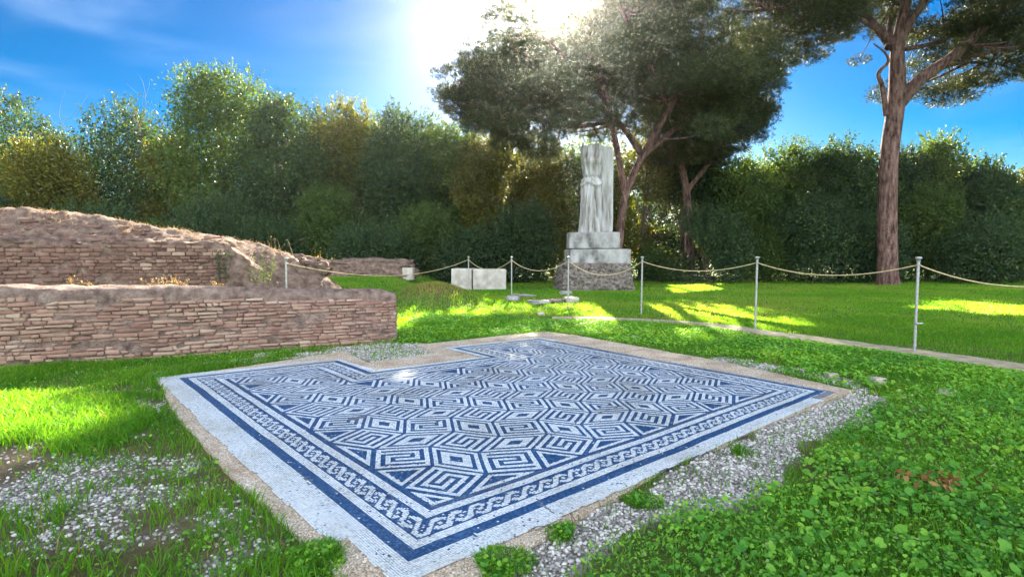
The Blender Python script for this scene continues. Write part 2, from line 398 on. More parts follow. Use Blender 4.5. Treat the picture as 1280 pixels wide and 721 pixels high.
xs = axis_samples(-180, 180, -8, 9, 0.11); ys = axis_samples(-120, 260, 1.2, 13, 0.11)
X, Yg = np.meshgrid(xs, ys)
Z = hgt(X, Yg)
gv, gr, slab = masks(X, Yg)
gr = gr * (1 - 0.8 * np.exp(-(((X + 2.35) / 1.2) ** 2 + ((Yg - 16.3) / 1.6) ** 2)))
nx, ny = len(xs), len(ys)
i, j = np.meshgrid(np.arange(nx - 1), np.arange(ny - 1))
q = (j * nx + i).ravel()
ground = np_mesh("ground", np.stack([X, Yg, Z], -1).reshape(-1, 3), np.stack([q, q + 1, q + nx + 1, q + nx], -1), M["ground"],
                 attrs={"green": ('POINT', gr.ravel()), "gravel": ('POINT', gv.ravel())}, smooth_sh=True)
setting(ground)

# dirt path across the lawn
pc = np.array([gpt(*p)[:2] for p in [(690, 396), (780, 397), (870, 403), (960, 415), (1060, 427), (1150, 438), (1230, 450), (1330, 464), (1500, 488), (1800, 530), (2400, 610)]])
pp = poly_path(np.c_[pc, np.zeros(len(pc))], 120)[:, :2]
t = np.gradient(pp, axis=0); t /= np.linalg.norm(t, axis=1)[:, None]; nrm = np.c_[-t[:, 1], t[:, 0]]
Vp = []
for k, w in enumerate(np.linspace(-0.5, 0.5, 5)):
    ww = 0.62 + 0.22 * n2(pp[:, 0], pp[:, 1], 1.5, 8 + (k > 2) * 5)
    P2 = pp + nrm * (w * ww)[:, None]
    Vp.append(np.c_[P2, hgt(P2[:, 0], P2[:, 1]) + 0.012 - 0.008 * abs(w)])
Vp = np.stack(Vp, 1); k = np.arange(119)[:, None] * 5 + np.arange(4)[None, :]; k = k.ravel()
setting(np_mesh("path", Vp.reshape(-1, 3), np.stack([k, k + 1, k + 6, k + 5], -1), M["path"], smooth_sh=True))

def path_d(x, y):
    best = np.full(x.shape, 9.0)
    for q_ in pp[::2]: best = np.minimum(best, (x - q_[0]) ** 2 + (y - q_[1]) ** 2)
    return np.sqrt(best)
# ------------------------------------------------------------------ mosaic floor
S, T0 = 4.16, 0.33
D_L, D_N, D_R, D_F = (np.array(p) for p in ((-3.748, 6.228), (-0.470, 2.518), (3.19, 5.628), (0.432, 9.171)))
def uv2w(u, v):
    a = (u + T0) / (S + 2 * T0); b = (v + T0) / (S + 2 * T0)
    wob = 0.013
    P = ((1 - a) * (1 - b))[..., None] * D_N + (a * (1 - b))[..., None] * D_L + ((1 - a) * b)[..., None] * D_R + (a * b)[..., None] * D_F
    P = P + wob * np.stack([n2(u, v, 1.6, 61), n2(u, v, 1.6, 71)], -1)
    z = 0.006 * n2(u, v, 0.9, 81)
    return np.concatenate([P, z[..., None]], -1)
NV0, NV1, NU = 0.95, S - 0.78, S - 1.0
RECTS = [(0, NU, 0, S), (NU, S, 0, NV0), (NU, S, NV1, S)]
def cheb(u, v):
    best = np.full(u.shape, 9.0); side = np.zeros(u.shape, int)
    for (u0, u1, v0, v1) in RECTS:
        du = np.maximum(np.maximum(u0 - u, u - u1), 0); dv = np.maximum(np.maximum(v0 - v, v - v1), 0)
        d = np.maximum(du, dv); s = np.where(du >= dv, 0, 1)
        side = np.where(d < best, s, side); best = np.minimum(d, best)
    return best, side
def field_in(u, v):
    ins = (u > 0) & (u < S) & (v > 0) & (v < S) & ~((u > NU) & (v > NV0) & (v < NV1))
    d = np.minimum(np.minimum(u, S - u), np.minimum(v, S - v))
    du = np.maximum(NU - u, 0); dv = np.maximum(np.maximum(NV0 - v, v - NV1), 0)
    d = np.minimum(d, np.maximum(du, dv))
    return ins, d
TV, TT, TR = [], [], []
def add_tess(Uc, Vc, tone, shrink_u, shrink_v=None):
    """Uc,Vc: (...,4) corner coordinates"""
    n = Uc.shape[0]
    cu, cv = Uc.mean(1, keepdims=True), Vc.mean(1, keepdims=True)
    sh = 0.90 + 0.06 * rng.random((n, 1))
    if shrink_v is not None:
        su_, sv2 = shrink_u[:, None], shrink_v[:, None]
    else: su_ = sv2 = 1.0
    Uc = cu + (Uc - cu) * sh * su_ + rng.normal(0, 0.0006, (n, 4)); Vc = cv + (Vc - cv) * sh * sv2 + rng.normal(0, 0.0006, (n, 4))
    P = uv2w(Uc, Vc)
    P[..., 2] += rng.normal(0, 0.0004, (n, 1)) + rng.normal(0, 0.00018, (n, 4))
    TV.append(P.reshape(-1, 3)); TT.append(tone); TR.append(rng.random(n))
# borders
G = 0.0122
gu = np.arange(-0.75, S + 0.75, G); U, V = np.meshgrid(gu, gu, indexing='ij'); U = U.ravel(); V = V.ravel()
cu, cv = U + G / 2, V + G / 2
d, side = cheb(cu, cv)
ins, _ = field_in(cu, cv)
wv = 0.17 + 0.05 * n2(cu, cv, 1.1, 91)
wv = np.where(cu < 0, 0.145 + 0.035 * n2(cu, cv, 1.3, 92), wv)                  # near right edge
wv = np.where((cv < 0) & (cu >= 0), 0.20 + 0.09 * n2(cu, cv, 1.0, 93), wv)     # left edge
wv = np.where((cv > S), 0.02, wv)                                                # far right edge
wv = np.where((cu > NU) & (cv > NV0 + .2) & (cv < NV1 - .2), 0.10 + 0.04 * n2(cu, cv, 2, 94), wv)
wv = np.where((cu > S) & (cv > NV1), 0.12, wv)
wv = wv + 0.018 * n2(cu, cv, 9, 96)
keep = (~ins) & (d < 0.375 + wv)
U, V, cu, cv, d, side = (a[keep] for a in (U, V, cu, cv, d, side))
along = np.where(side == 0, cv, cu)
tt = (d - 0.115) / 0.125
lam = 0.26
ph = 2 * math.pi * along / lam
s1, s2 = 0.5 + 0.36 * np.sin(ph), 0.5 - 0.36 * np.sin(ph)
sl = 1 + 0.55 * np.abs(np.cos(ph)); b1, b2 = np.abs(tt - s1) / sl, np.abs(tt - s2) / sl
over = np.sin(ph / 2) > 0
over = (np.floor(ph / math.pi + 0.5) % 2) == 0
w1 = (b1 < 0.115) & ~((b2 < 0.20) & over); w2 = (b2 < 0.115) & ~((b1 < 0.20) & ~over)
eye = (np.abs(tt - 0.5) < 0.08) & (np.abs(np.sin(ph)) > 0.95)
braid = (w1 | w2 | eye) & (tt > 0.02) & (tt < 0.98)
braid &= ~((rng.random(len(tt)) < 0.04))
tone = np.zeros(len(d))
tone[(d > 0.026) & (d < 0.088)] = 1
bz = (d > 0.115) & (d < 0.24); tone[bz] = braid[bz]
tone[(d >= 0.255) & (d < 0.316)] = 1
tone[(d >= 0.316) & (d < 0.384)] = 0
tone[d >= 0.384] = 1
add_tess(np.stack([U, U + G, U + G, U], 1), np.stack([V, V, V + G, V + G], 1), tone, np.where(side == 0, 0.89, 1.05), np.where(side == 0, 1.05, 0.89))
# field of squares and lozenges, set diagonally
PER = S / 4.0; ca = PER / (2 * math.sqrt(2)); cb = ca * math.tan(math.radians(15))
def VX(i, j):      # lattice axes: ex = (v-u)/sqrt2 , ey = (u+v)/sqrt2
    ex = -(ca + cb) / 2 + ca * i + cb * (j % 2); ey = (ca + cb) / 2 + ca * j - cb * (i % 2)
    return (ey - ex) / math.sqrt(2), (ey + ex) / math.sqrt(2)
KEY = ["DDDDDDDDD", "DWWWWWWWW", "DWDDDDDDD", "DWDWWWWWD", "DWDDDDDWD", "DWWWWWDWD", "DDDDDDDWD", "WWWWWWWWD", "DDDDDDDDD"]
NT = 35
edge_t = np.concatenate([[0, 0.5], np.linspace(1.0, 9.0 + 0.0, 0)])  # (kept simple below)
bw_ = np.array([1.3 if q_ in (0, NT - 1) else (1.04 if int((q_ - 1) // 3) % 2 == 0 else 0.98) for q_ in range(NT)])
bt = np.concatenate([[0], np.cumsum(bw_) / bw_.sum()])
ti = np.arange(NT); unit = (ti - 1) / 3.0 + 0.01             # -0.5..9.5 ; 0..9 are the nine bands
bi = np.clip(np.floor(unit).astype(int), -1, 11)
A_, B_ = np.meshgrid(bi, bi, indexing='ij')
edge = (A_ < 0) | (A_ > 10) | (B_ < 0) | (B_ > 10)
ring = np.minimum(np.minimum(A_, 10 - A_), np.minimum(B_, 10 - B_))
sq = np.ones((NT, NT)); lo = np.ones((NT, NT))
for a in range(NT):
    for b in range(NT):
        if edge[a, b]: sq[a, b] = lo[a, b] = 0; continue
        if ring[a, b] >= 1:
            sq[a, b] = 1.0 if KEY[A_[a, b] - 1][B_[a, b] - 1] == 'W' else 0.0
        lo[a, b] = {0: 1, 1: 0, 2: 1, 3: 1}.get(int(ring[a, b]), 0)
f0, f1 = np.meshgrid(np.arange(NT), np.arange(NT), indexing='ij')
for ci in range(-22, 23):
    for cj in range(-3, 24):
        c4 = [VX(ci, cj), VX(ci + 1, cj), VX(ci + 1, cj + 1), VX(ci, cj + 1)]
        us = [c[0] for c in c4]; vs = [c[1] for c in c4]
        if max(us) < 0 or max(vs) < 0 or min(us) > S or min(vs) > S: continue
        square = (ci + cj) % 2 == 0
        def at_(s, t_):
            return ((1 - s) * (1 - t_) * us[0] + s * (1 - t_) * us[1] + s * t_ * us[2] + (1 - s) * t_ * us[3],
                    (1 - s) * (1 - t_) * vs[0] + s * (1 - t_) * vs[1] + s * t_ * vs[2] + (1 - s) * t_ * vs[3])
        s0, s1_, t0_, t1_ = bt[f0].ravel(), bt[f0 + 1].ravel(), bt[f1].ravel(), bt[f1 + 1].ravel()
        Ua, Va = at_(s0, t0_); Ub, Vb = at_(s1_, t0_); Uc, Vc = at_(s1_, t1_); Ud, Vd = at_(s0, t1_)
        mu, mv = (Ua + Uc) / 2, (Va + Vc) / 2
        ok, din = field_in(mu, mv)
        if not ok.any(): continue
        frac = ok.mean()
        tone = (sq if square else lo).ravel().copy()
        if square and (ci % 2): tone = sq.T.ravel().copy()
        if frac < 0.97:
            sm = (s0 + s1_) / 2; tm = (t0_ + t1_) / 2
            L_ = ca / math.cos(math.radians(15)); hgt_ = L_ if square else L_ * 0.866
            de = np.minimum(np.minimum(sm, 1 - sm), np.minimum(tm, 1 - tm)) * hgt_
            m_ = np.minimum(de, din + 0.004)
            t2 = np.where(m_ < 0.017, 0.0, np.where(m_ < 0.050, 1.0, 0.0))
            t2 = np.where((din < 0.008), 0, t2)
            tone = t2 if frac < 0.75 else tone
        ix = np.nonzero(ok)[0]
        add_tess(np.stack([Ua, Ub, Uc, Ud], 1)[ix], np.stack([Va, Vb, Vc, Vd], 1)[ix], tone[ix], 0.9)
TVa = np.concatenate(TV); TT = np.concatenate(TT); TR = np.concatenate(TR)
# a few lost or swapped stones
sw = rng.random(len(TT)) < 0.006; TT = np.where(sw, 1 - TT, TT)
lost = rng.random(len(TT)) < 0.004
TC = TVa.reshape(-1, 4, 3).mean(1)[:, :2]
def seg_d(a, b):
    a, b = np.array(a), np.array(b); t_ = np.clip(((TC - a) @ (b - a)) / ((b - a) @ (b - a)), 0, 1)
    q_ = a + t_[:, None] * (b - a); return np.linalg.norm(TC - q_ + 0.012 * np.stack([n2(TC[:, 0], TC[:, 1], 9, 7), n2(TC[:, 0], TC[:, 1], 9, 8)], -1), axis=1)
def G2(x_, y_): return gpt(x_, y_)[:2]
for (p_, q_, w_) in (((664, 617), (690, 641), .006), ((688, 544), (735, 520), .005), ((735, 520), (790, 503), .006), ((613, 592), (636, 604), .005), ((386, 606), (376, 590), .006)):
    lost |= seg_d(G2(*p_), G2(*q_)) < w_
for (p_, w_) in (((442, 523), .045), ((452, 521), .04), ((547, 526), .022), ((389, 599), .02), ((428, 531), .02)):
    lost |= np.linalg.norm(TC - G2(*p_) , axis=1) * (1 + 0.4 * n2(TC[:, 0], TC[:, 1], 14, 17)) < w_
Q = np.arange(len(TT) * 4, dtype=np.int32).reshape(-1, 4)
mosaic = empty("mosaic_floor", (-0.4, 5.8, 0), "black and white Roman mosaic floor of key-pattern squares and lozenges, notched at the back", "mosaic")
def place(o, root):
    o.parent = root; o.matrix_parent_inverse = root.matrix_basis.inverted(); return o
place(np_mesh("tesserae", TVa, Q[~lost], M["tesserae"], attrs={"tone": ('FACE', TT[~lost]), "rnd": ('FACE', TR[~lost])}), mosaic)
# grout bed
gb = np.linspace(-0.62, S + 0.62, 130); GU, GV = np.meshgrid(gb, gb, indexing='ij')
dd, _ = cheb(GU, GV); W = uv2w(GU, GV); W[..., 2] -= 0.0022
W[..., 2] -= 0.06 * smooth(0.42, 0.62, dd)
a, b = np.meshgrid(np.arange(129), np.arange(129), indexing='ij'); q = (a * 130 + b).ravel()
Q4 = np.stack([q, q + 130, q + 131, q + 1], -1)
dq = dd.ravel()[Q4].max(1)
place(np_mesh("grout_bed", W.reshape(-1, 3), Q4[dq < 0.50], M["grout"], smooth_sh=True), mosaic)
# mortar edging slab: polygon sheet with a vertical edge
def poly_slab(poly, ztop, zbot, mat, name, edge_noise=0.03, res=0.03):
    P = np.array(poly); out_ = []
    for k in range(len(P)):
        a, b = P[k], P[(k + 1) % len(P)]; n = max(2, int(np.linalg.norm(b - a) / res))
        for s in range(n): out_.append(a + (b - a) * s / n)
    P = np.array(out_); P = P + edge_noise * np.stack([n2(P[:, 0], P[:, 1], 5, 3), n2(P[:, 0], P[:, 1], 5, 4)], -1)
    bm = bmesh.new()
    vt = [bm.verts.new((p[0], p[1], ztop)) for p in P]; vb = [bm.verts.new((p[0] * 1.0, p[1], zbot)) for p in P]
    f = bm.faces.new(vt)
    for k in range(len(P)):
        l = (k + 1) % len(P); bm.faces.new((vt[k], vb[k], vb[l], vt[l]))
    bmesh.ops.triangulate(bm, faces=[f])
    bmesh.ops.recalc_face_normals(bm, faces=bm.faces)
    me = bpy.data.meshes.new(name); bm.to_mesh(me); bm.free(); me.materials.append(mat)
    o = bpy.data.objects.new(name, me); COL.objects.link(o); return o
place(poly_slab(POLY_SLAB, -0.010, -0.09, M["slab"], "mortar_edging"), mosaic)

# ------------------------------------------------------------------ foliage helpers
def leaf_quads(P, Dv, L, Wd, Sv=None):
    """pointed four-cornered leaves"""
    n = len(P)
    if Sv is None:
        Sv = np.cross(Dv, rng.normal(size=(n, 3)))
    Sv = Sv / (np.linalg.norm(Sv, axis=1)[:, None] + 1e-9)
    L = np.broadcast_to(L, (n,))[:, None]; Wd = np.broadcast_to(Wd, (n,))[:, None]
    V = np.stack([P - Dv * L * 0.5, P + Sv * Wd * 0.5 + Dv * L * 0.05, P + Dv * L * 0.5, P - Sv * Wd * 0.5 + Dv * L * 0.05], 1).reshape(-1, 3)
    return V, np.arange(n * 4, dtype=np.int32).reshape(-1, 4)
def unit(v): return v / (np.linalg.norm(v, axis=-1, keepdims=True) + 1e-9)

# sunlit places on the ground: the crowns leave these openings towards the sun
LIT = [GP([(484, 463), (522, 458), (540, 474), (500, 484)]), GP([(-200, 500), (60, 492), (150, 496), (205, 520), (150, 552), (0, 562), (-200, 580)]),
       GP([(-80, 566), (38, 566), (45, 585), (10, 604), (-80, 612)]),
       GP([(828, 356), (905, 354), (915, 361), (840, 366)]),
       GP([(1120, 380), (1185, 378), (1190, 386), (1130, 388)]), GP([(1200, 383), (1250, 381), (1262, 390), (1210, 392)]),
       GP([(945, 398), (1000, 395), (1010, 404), (950, 408)])]
def cull(P, jit=0.12):
    t = P[:, 2] / SUN_DIR[2]
    gx = P[:, 0] - SUN_DIR[0] * t + rng.normal(0, jit, len(P)); gy = P[:, 1] - SUN_DIR[1] * t + rng.normal(0, jit * 1.6, len(P))
    k = np.ones(len(P), bool)
    for poly in LIT: k &= ~inpoly(gx, gy, poly)
    return k

def crown_leaves(blobs, n, L, Wd, seed_bias=0.0, up=0.25):
    """blobs: list of (center, radii) -> leaf mesh arrays"""
    C = np.array([b[0] for b in blobs]); R = np.array([b[1] for b in blobs])
    w = (R[:, 0] * R[:, 1] * R[:, 2]) ** (2 / 3); w /= w.sum()
    k = rng.choice(len(C), n, p=w)
    dirv = unit(rng.normal(size=(n, 3)))
    rad = 1 - 0.55 * rng.random(n) ** 1.8 + 0.16 * np.abs(rng.normal(size=n)) * (rng.random(n) < 0.35)
    P = C[k] + dirv * R[k] * rad[:, None]
    D = unit(dirv * 0.8 + rng.normal(size=(n, 3)) * 0.8 + np.array([0, 0, up]))
    keep = cull(P) & (P[:, 2] > 0.05)
    P, D, k = P[keep], D[keep], k[keep]
    tone = _h(k, k * 3 + 1, k * 7, 5) * 0.45 + 0.55 * rng.random(len(P)) + seed_bias
    sc = 0.7 + 0.6 * rng.random(len(P))
    V, Q = leaf_quads(P, D, L * sc, Wd * sc)
    return V, Q, np.clip(tone, 0, 1)

def broad_tree(name, cx, top, hw, Y, label, cat, mat, n=13000, low=0.4, group=None, leaf=0.19, peak=0.72, dens=1.0, bias=0.0, base_r=0.16, seed=1, name_group=None):
    global rng
    keep_rng = rng; rng = np.random.default_rng(seed * 101 + 5)
    gx = (cx - CX) / F * (Y * _c); ztop = at(cx, top + 12, Y)[2]; Rx = hw / F * Y
    gz = float(hgt(np.array([gx]), np.array([Y]))[0])
    root = empty(name, (gx, Y, gz), label, cat, group)
    blobs = []; Hh = ztop - gz
    nb = int(64 * dens); Rx *= 1.16
    for k in range(nb):
        t = rng.random() ** 0.7; a = rng.random() * 2 * math.pi
        prof = (0.55 + 0.45 * math.sin(min(1, t * 1.9) * math.pi / 2)) * (1 - max(0, (t - 0.5) / 0.5) ** 1.7 * (1 - peak))
        rr = Rx * prof * math.sqrt(0.25 + 0.75 * rng.random())
        br = min(1.7, max(0.55, Rx * (0.24 + 0.26 * rng.random())))
        rr = max(0, rr - br * 0.5)
        z = gz + low * Hh * 0.2 + t * (Hh - br * 0.75 - low * Hh * 0.2)
        blobs.append((np.array([gx + math.cos(a) * rr, Y + math.sin(a) * rr * 0.8, z]), np.array([br, br, br * (0.75 + 0.4 * rng.random())])))
    blobs.append((np.array([gx + rng.normal() * 0.3, Y, ztop - 0.55]), np.array([0.6, 0.6, 0.6])))
    # sprigs reaching above the outline
    V, Q, tn = crown_leaves(blobs, int(n * dens), leaf, leaf * 0.5, bias)
    Ps, Ds = [], []
    for c, r in blobs:
        if rng.random() < 0.9:
            for _ in range(6):
                d = unit(np.array([rng.normal() * 0.45, rng.normal() * 0.45, 1.0])); b0 = c + d * r * 0.85
                ln = 0.4 + 0.75 * rng.random(); m_ = 24
                tt_ = rng.random(m_)[:, None]
                Ps.append(b0 + d * ln * tt_ + rng.normal(size=(m_, 3)) * 0.05); Ds.append(unit(d + rng.normal(size=(m_, 3)) * 0.7))
    Ps = np.concatenate(Ps); Ds = np.concatenate(Ds); kk = cull(Ps); Ps, Ds = Ps[kk], Ds[kk]
    V2, Q2 = leaf_quads(Ps, Ds, leaf * 0.8, leaf * 0.36)
    place(np_mesh("crown", np.concatenate([V, V2]), np.concatenate([Q, Q2 + len(V)]), mat, attrs={"rnd": ('FACE', np.concatenate([tn, np.clip(rng.random(len(Q2)) * 0.7 + 0.2 + bias, 0, 1)]))}), root)
    acc = Acc()
    nst = rng.integers(1, 3)
    for s_ in range(nst):
        bx = gx + rng.normal() * 0.25 * s_
        tp = np.array([gx + rng.normal() * Rx * 0.3, Y + rng.normal() * 0.4, gz + Hh * 0.8])
        pth = bez((bx, Y, gz - 0.1), (bx + rng.normal() * 0.3, Y, gz + Hh * 0.4), tp, 10)
        acc.add(*tube(pth, np.linspace(base_r, 0.03, 10), 7))
        for _ in range(9):
            c, r = blobs[rng.integers(len(blobs))]
            i0 = rng.integers(2, 8); p0 = pth[i0]
            acc.add(*tube(bez(p0, (p0 + c) / 2 + np.array([0, 0, 0.3]), c, 6), np.linspace(base_r * 0.4, 0.015, 6), 5))
    place(acc.build("trunk", M["bark"]), root)
    rng = keep_rng
    return root

# ------------------------------------------------------------------ umbrella pines
def needle_mesh(blobs, tufts_per_m2=30, L=0.20, nn=9, hollow=True):
    P0, D0 = [], []
    for c, r in blobs:
        area = 4 * math.pi * ((r[0] * r[1]) ** 1.6 / 3 + (r[0] * r[2]) ** 1.6 / 3 + (r[1] * r[2]) ** 1.6 / 3) ** (1 / 1.6)
        n = int(area * tufts_per_m2)
        d = unit(rng.normal(size=(n, 3))); d[:, 2] = np.where(d[:, 2] < -0.2, d[:, 2] * 0.5, d[:, 2]); 
        rad = 1 - 0.45 * rng.random(n) ** 1.5 + 0.10 * rng.normal(size=n)
        P0.append(c + d * r * rad[:, None]); D0.append(unit(d * np.array([1, 1, 0.8]) + np.array([0, 0, 0.55]) + rng.normal(size=(n, 3)) * 0.25))
    P0 = np.concatenate(P0); D0 = np.concatenate(D0)
    k = cull(P0, 0.15); P0, D0 = P0[k], D0[k]
    n = len(P0); tn = rng.random(n)
    D = unit(np.repeat(D0, nn, 0) * 0.75 + rng.normal(size=(n * nn, 3)) * 0.55)
    P = np.repeat(P0, nn, 0) + D * L * 0.5
    sc = 0.75 + 0.5 * rng.random(n * nn)
    V, Q = leaf_quads(P, D, L * sc, 0.020 * sc)
    t = np.clip(np.repeat(tn, nn) * 0.6 + rng.random(n * nn) * 0.4, 0, 1)
    return V, Q, t

def poly_blobs(poly_px, Y, depth, nb, r0, r1, flat=0.6, seed=0):
    rg = np.random.default_rng(seed); P = np.array([at(x, y, Y)[[0, 2]] for x, y in poly_px])
    lo_, hi_ = P.min(0), P.max(0); c = (lo_ + hi_) / 2; hs = (hi_ - lo_) / 2; out_ = []; guard = 0
    while len(out_) < nb and guard < nb * 60:
        guard += 1
        q = lo_ + rg.random(2) * (hi_ - lo_)
        if not inpoly(np.array([q[0]]), np.array([q[1]]), [tuple(p) for p in P])[0]: continue
        r = r0 + (r1 - r0) * rg.random()
        e = min(1.0, (abs(q[0] - c[0]) / hs[0]) ** 2)
        y = Y + (rg.random() * 2 - 1) * depth * math.sqrt(max(0.08, 1 - e))
        # keep blobs inside the outline
        s_ = 1.0
        pr = np.array([[q[0] + r, q[1]], [q[0] - r, q[1]], [q[0], q[1] + r * flat], [q[0], q[1] - r * flat]])
        okn = inpoly(pr[:, 0], pr[:, 1], [tuple(p) for p in P]).sum()
        if okn < 3: r *= 0.6
        sc = y / Y                                    # the outline was read at distance Y; small depth shift keeps real size
        out_.append((np.array([q[0], y, q[1]]), np.array([r, r, r * flat * (0.8 + 0.4 * rg.random())])))
    return out_

def pine(name, label, trunk_px, trunk_r, limbs_px, blobs, Y, limb_mat, seed, tuft=24, twigs=True, L=0.2):
    global rng
    keep_rng = rng; rng = np.random.default_rng(seed)
    base = at(*trunk_px[0], Y); gz = float(hgt(np.array([base[0]]), np.array([Y]))[0])
    root = empty(name, (base[0], Y, gz), label, "pine tree", "umbrella pines beside the ruins")
    acc = Acc()
    tp = [np.array([base[0], Y, gz - 0.15])] + [at(x, y, Y) for x, y in trunk_px[1:]]
    path = poly_path(tp, 40); tt_ = np.linspace(0, 1, 40)
    rad = np.interp(tt_, np.linspace(0, 1, len(trunk_r)), trunk_r)
    rad = rad * (1 + 0.35 * np.exp(-tt_ * 40))
    acc.add(*tube(path, rad, 18))
    tips = [path[-1]]
    pts = [path[12:]]
    for lp, dy, r0, r1 in limbs_px:
        n = len(lp); q = [at(x, y, Y + dy * (k / (n - 1))) for k, (x, y) in enumerate(lp)]
        pth = poly_path(q, 22); acc.add(*tube(pth, np.linspace(r0, r1, 22), 10)); pts.append(pth)
    allp = np.concatenate(pts)
    if twigs:
        for c, r in blobs:
            dist = np.linalg.norm(allp - c + np.array([0, 0, 0.6]), axis=1); p0 = allp[dist.argmin()]
            mid = (p0 + c) / 2 + rng.normal(size=3) * 0.3 - np.array([0, 0, 0.15])
            ln = np.linalg.norm(c - p0)
            acc.add(*tube(bez(p0, mid, c, 8), np.linspace(min(0.09, 0.025 + ln * 0.012), 0.012, 8), 5))
            for _ in range(3):
                e = c + unit(rng.normal(size=3)) * r * 0.8
                acc.add(*tube(bez(c, (c + e) / 2 + rng.normal(size=3) * 0.1, e, 4), np.linspace(0.014, 0.005, 4), 3))
    place(acc.build("trunk", limb_mat), root)
    V, Q, t = needle_mesh(blobs, tuft, L)
    place(np_mesh("crown", V, Q, M["needle"], attrs={"rnd": ('FACE', t)}), root)
    rng = keep_rng
    return root

YA, YB, YC = 25.0, 31.0, 27.4
bl = poly_blobs([(553, 92), (575, 70), (600, 62), (625, 45), (665, 30), (705, 24), (738, 12), (765, -20), (830, -40), (900, -20), (925, 30), (960, 80), (940, 120), (905, 175), (870, 188), (840, 180), (812, 158), (780, 152), (740, 165), (700, 185), (650, 200), (600, 180), (572, 148)], YA, 4.2, 200, 0.8, 1.4, 0.75, 3)
pine("umbrella_pine", "spreading umbrella pine with leaning limbs behind the statue", [(772, 352), (774, 300), (782, 245), (803, 195), (838, 135), (868, 80), (880, 20)], [0.21, 0.19, 0.17, 0.15, 0.125, 0.10, 0.05],
     [([(782, 245), (772, 190), (760, 130), (742, 70)], -1.5, 0.17, 0.05), ([(803, 195), (770, 150), (720, 120), (660, 105), (605, 100)], -1.0, 0.15, 0.035),
      ([(803, 195), (845, 160), (890, 120), (925, 90)], 1.5, 0.15, 0.04), ([(838, 135), (815, 90), (790, 40), (770, 0)], -2.5, 0.13, 0.04),
      ([(770, 150), (715, 160), (665, 150), (630, 140)], 1.5, 0.09, 0.03), ([(868, 80), (900, 40), (920, 10)], 2, 0.1, 0.03),
      ([(760, 130), (715, 80), (680, 50), (650, 45)], -2.5, 0.09, 0.03)], bl, YA, M["bark_pine"], 11)
bl = poly_blobs([(800, 128), (840, 100), (870, 75), (905, 60), (950, 72), (975, 95), (986, 118), (970, 145), (945, 160), (935, 185), (905, 203), (880, 208), (850, 212), (822, 205), (806, 170)], YB, 3.2, 130, 0.75, 1.25, 0.75, 5)
pine("umbrella_pine", "darker umbrella pine with low rounded crown, just right of the statue", [(862, 352), (862, 300), (858, 240), (850, 190), (862, 150), (880, 110)], [0.26, 0.24, 0.21, 0.17, 0.11, 0.05],
     [([(858, 240), (885, 205), (915, 170), (945, 130)], -1, 0.15, 0.04), ([(850, 190), (835, 160), (825, 120), (830, 90)], 1, 0.12, 0.04),
      ([(855, 215), (830, 180), (812, 155)], -1.5, 0.12, 0.04), ([(862, 150), (900, 120), (940, 100)], 2, 0.1, 0.03)], bl, YB, M["bark_pine"], 12)
bl = poly_blobs([(870, -30), (900, 22), (935, 50), (975, 66), (1010, 55), (1040, 62), (1075, 45), (1100, 8), (1135, 6), (1160, 30), (1185, 68), (1200, 105), (1250, 102), (1300, 112), (1350, 90), (1380, 20), (1340, -70), (1250, -120), (1100, -140), (960, -100), (880, -60)], YC, 6.0, 270, 0.8, 1.4, 0.55, 7)
pine("umbrella_pine", "tall umbrella pine with forked reddish trunk standing alone on the lawn at right", [(1110, 355), (1109, 280), (1111, 200), (1121, 120), (1122, 60), (1133, 0), (1140, -60)], [0.46, 0.43, 0.41, 0.38, 0.30, 0.22, 0.10],
     [([(1123, 130), (1150, 100), (1190, 72), (1235, 30), (1275, -5), (1320, -40)], -2.0, 0.36, 0.08), ([(1120, 62), (1098, 38), (1078, 10), (1060, -30)], 2.0, 0.26, 0.07),
      ([(1108, 145), (1103, 110), (1098, 92), (1110, 78), (1106, 66), (1092, 55)], -0.8, 0.14, 0.03), ([(1124, 55), (1140, 25), (1162, -5), (1190, -50)], -1.0, 0.22, 0.06),
      ([(1190, 72), (1225, 68), (1270, 60), (1310, 62)], -1.5, 0.12, 0.03), ([(1150, 100), (1180, 85), (1215, 78), (1250, 80)], 2, 0.10, 0.03),
      ([(1130, 62), (1165, 55), (1200, 42), (1240, 45)], 3, 0.12, 0.03), ([(1098, 38), (1060, 18), (1010, 8), (960, 12)], -2, 0.12, 0.03),
      ([(1078, 10), (1040, 0), (1000, -20), (950, -30)], 3, 0.12, 0.03), ([(1110, 60), (1112, 30), (1118, -20)], 3.5, 0.16, 0.05)], bl, YC, M["bark_pine"], 13)

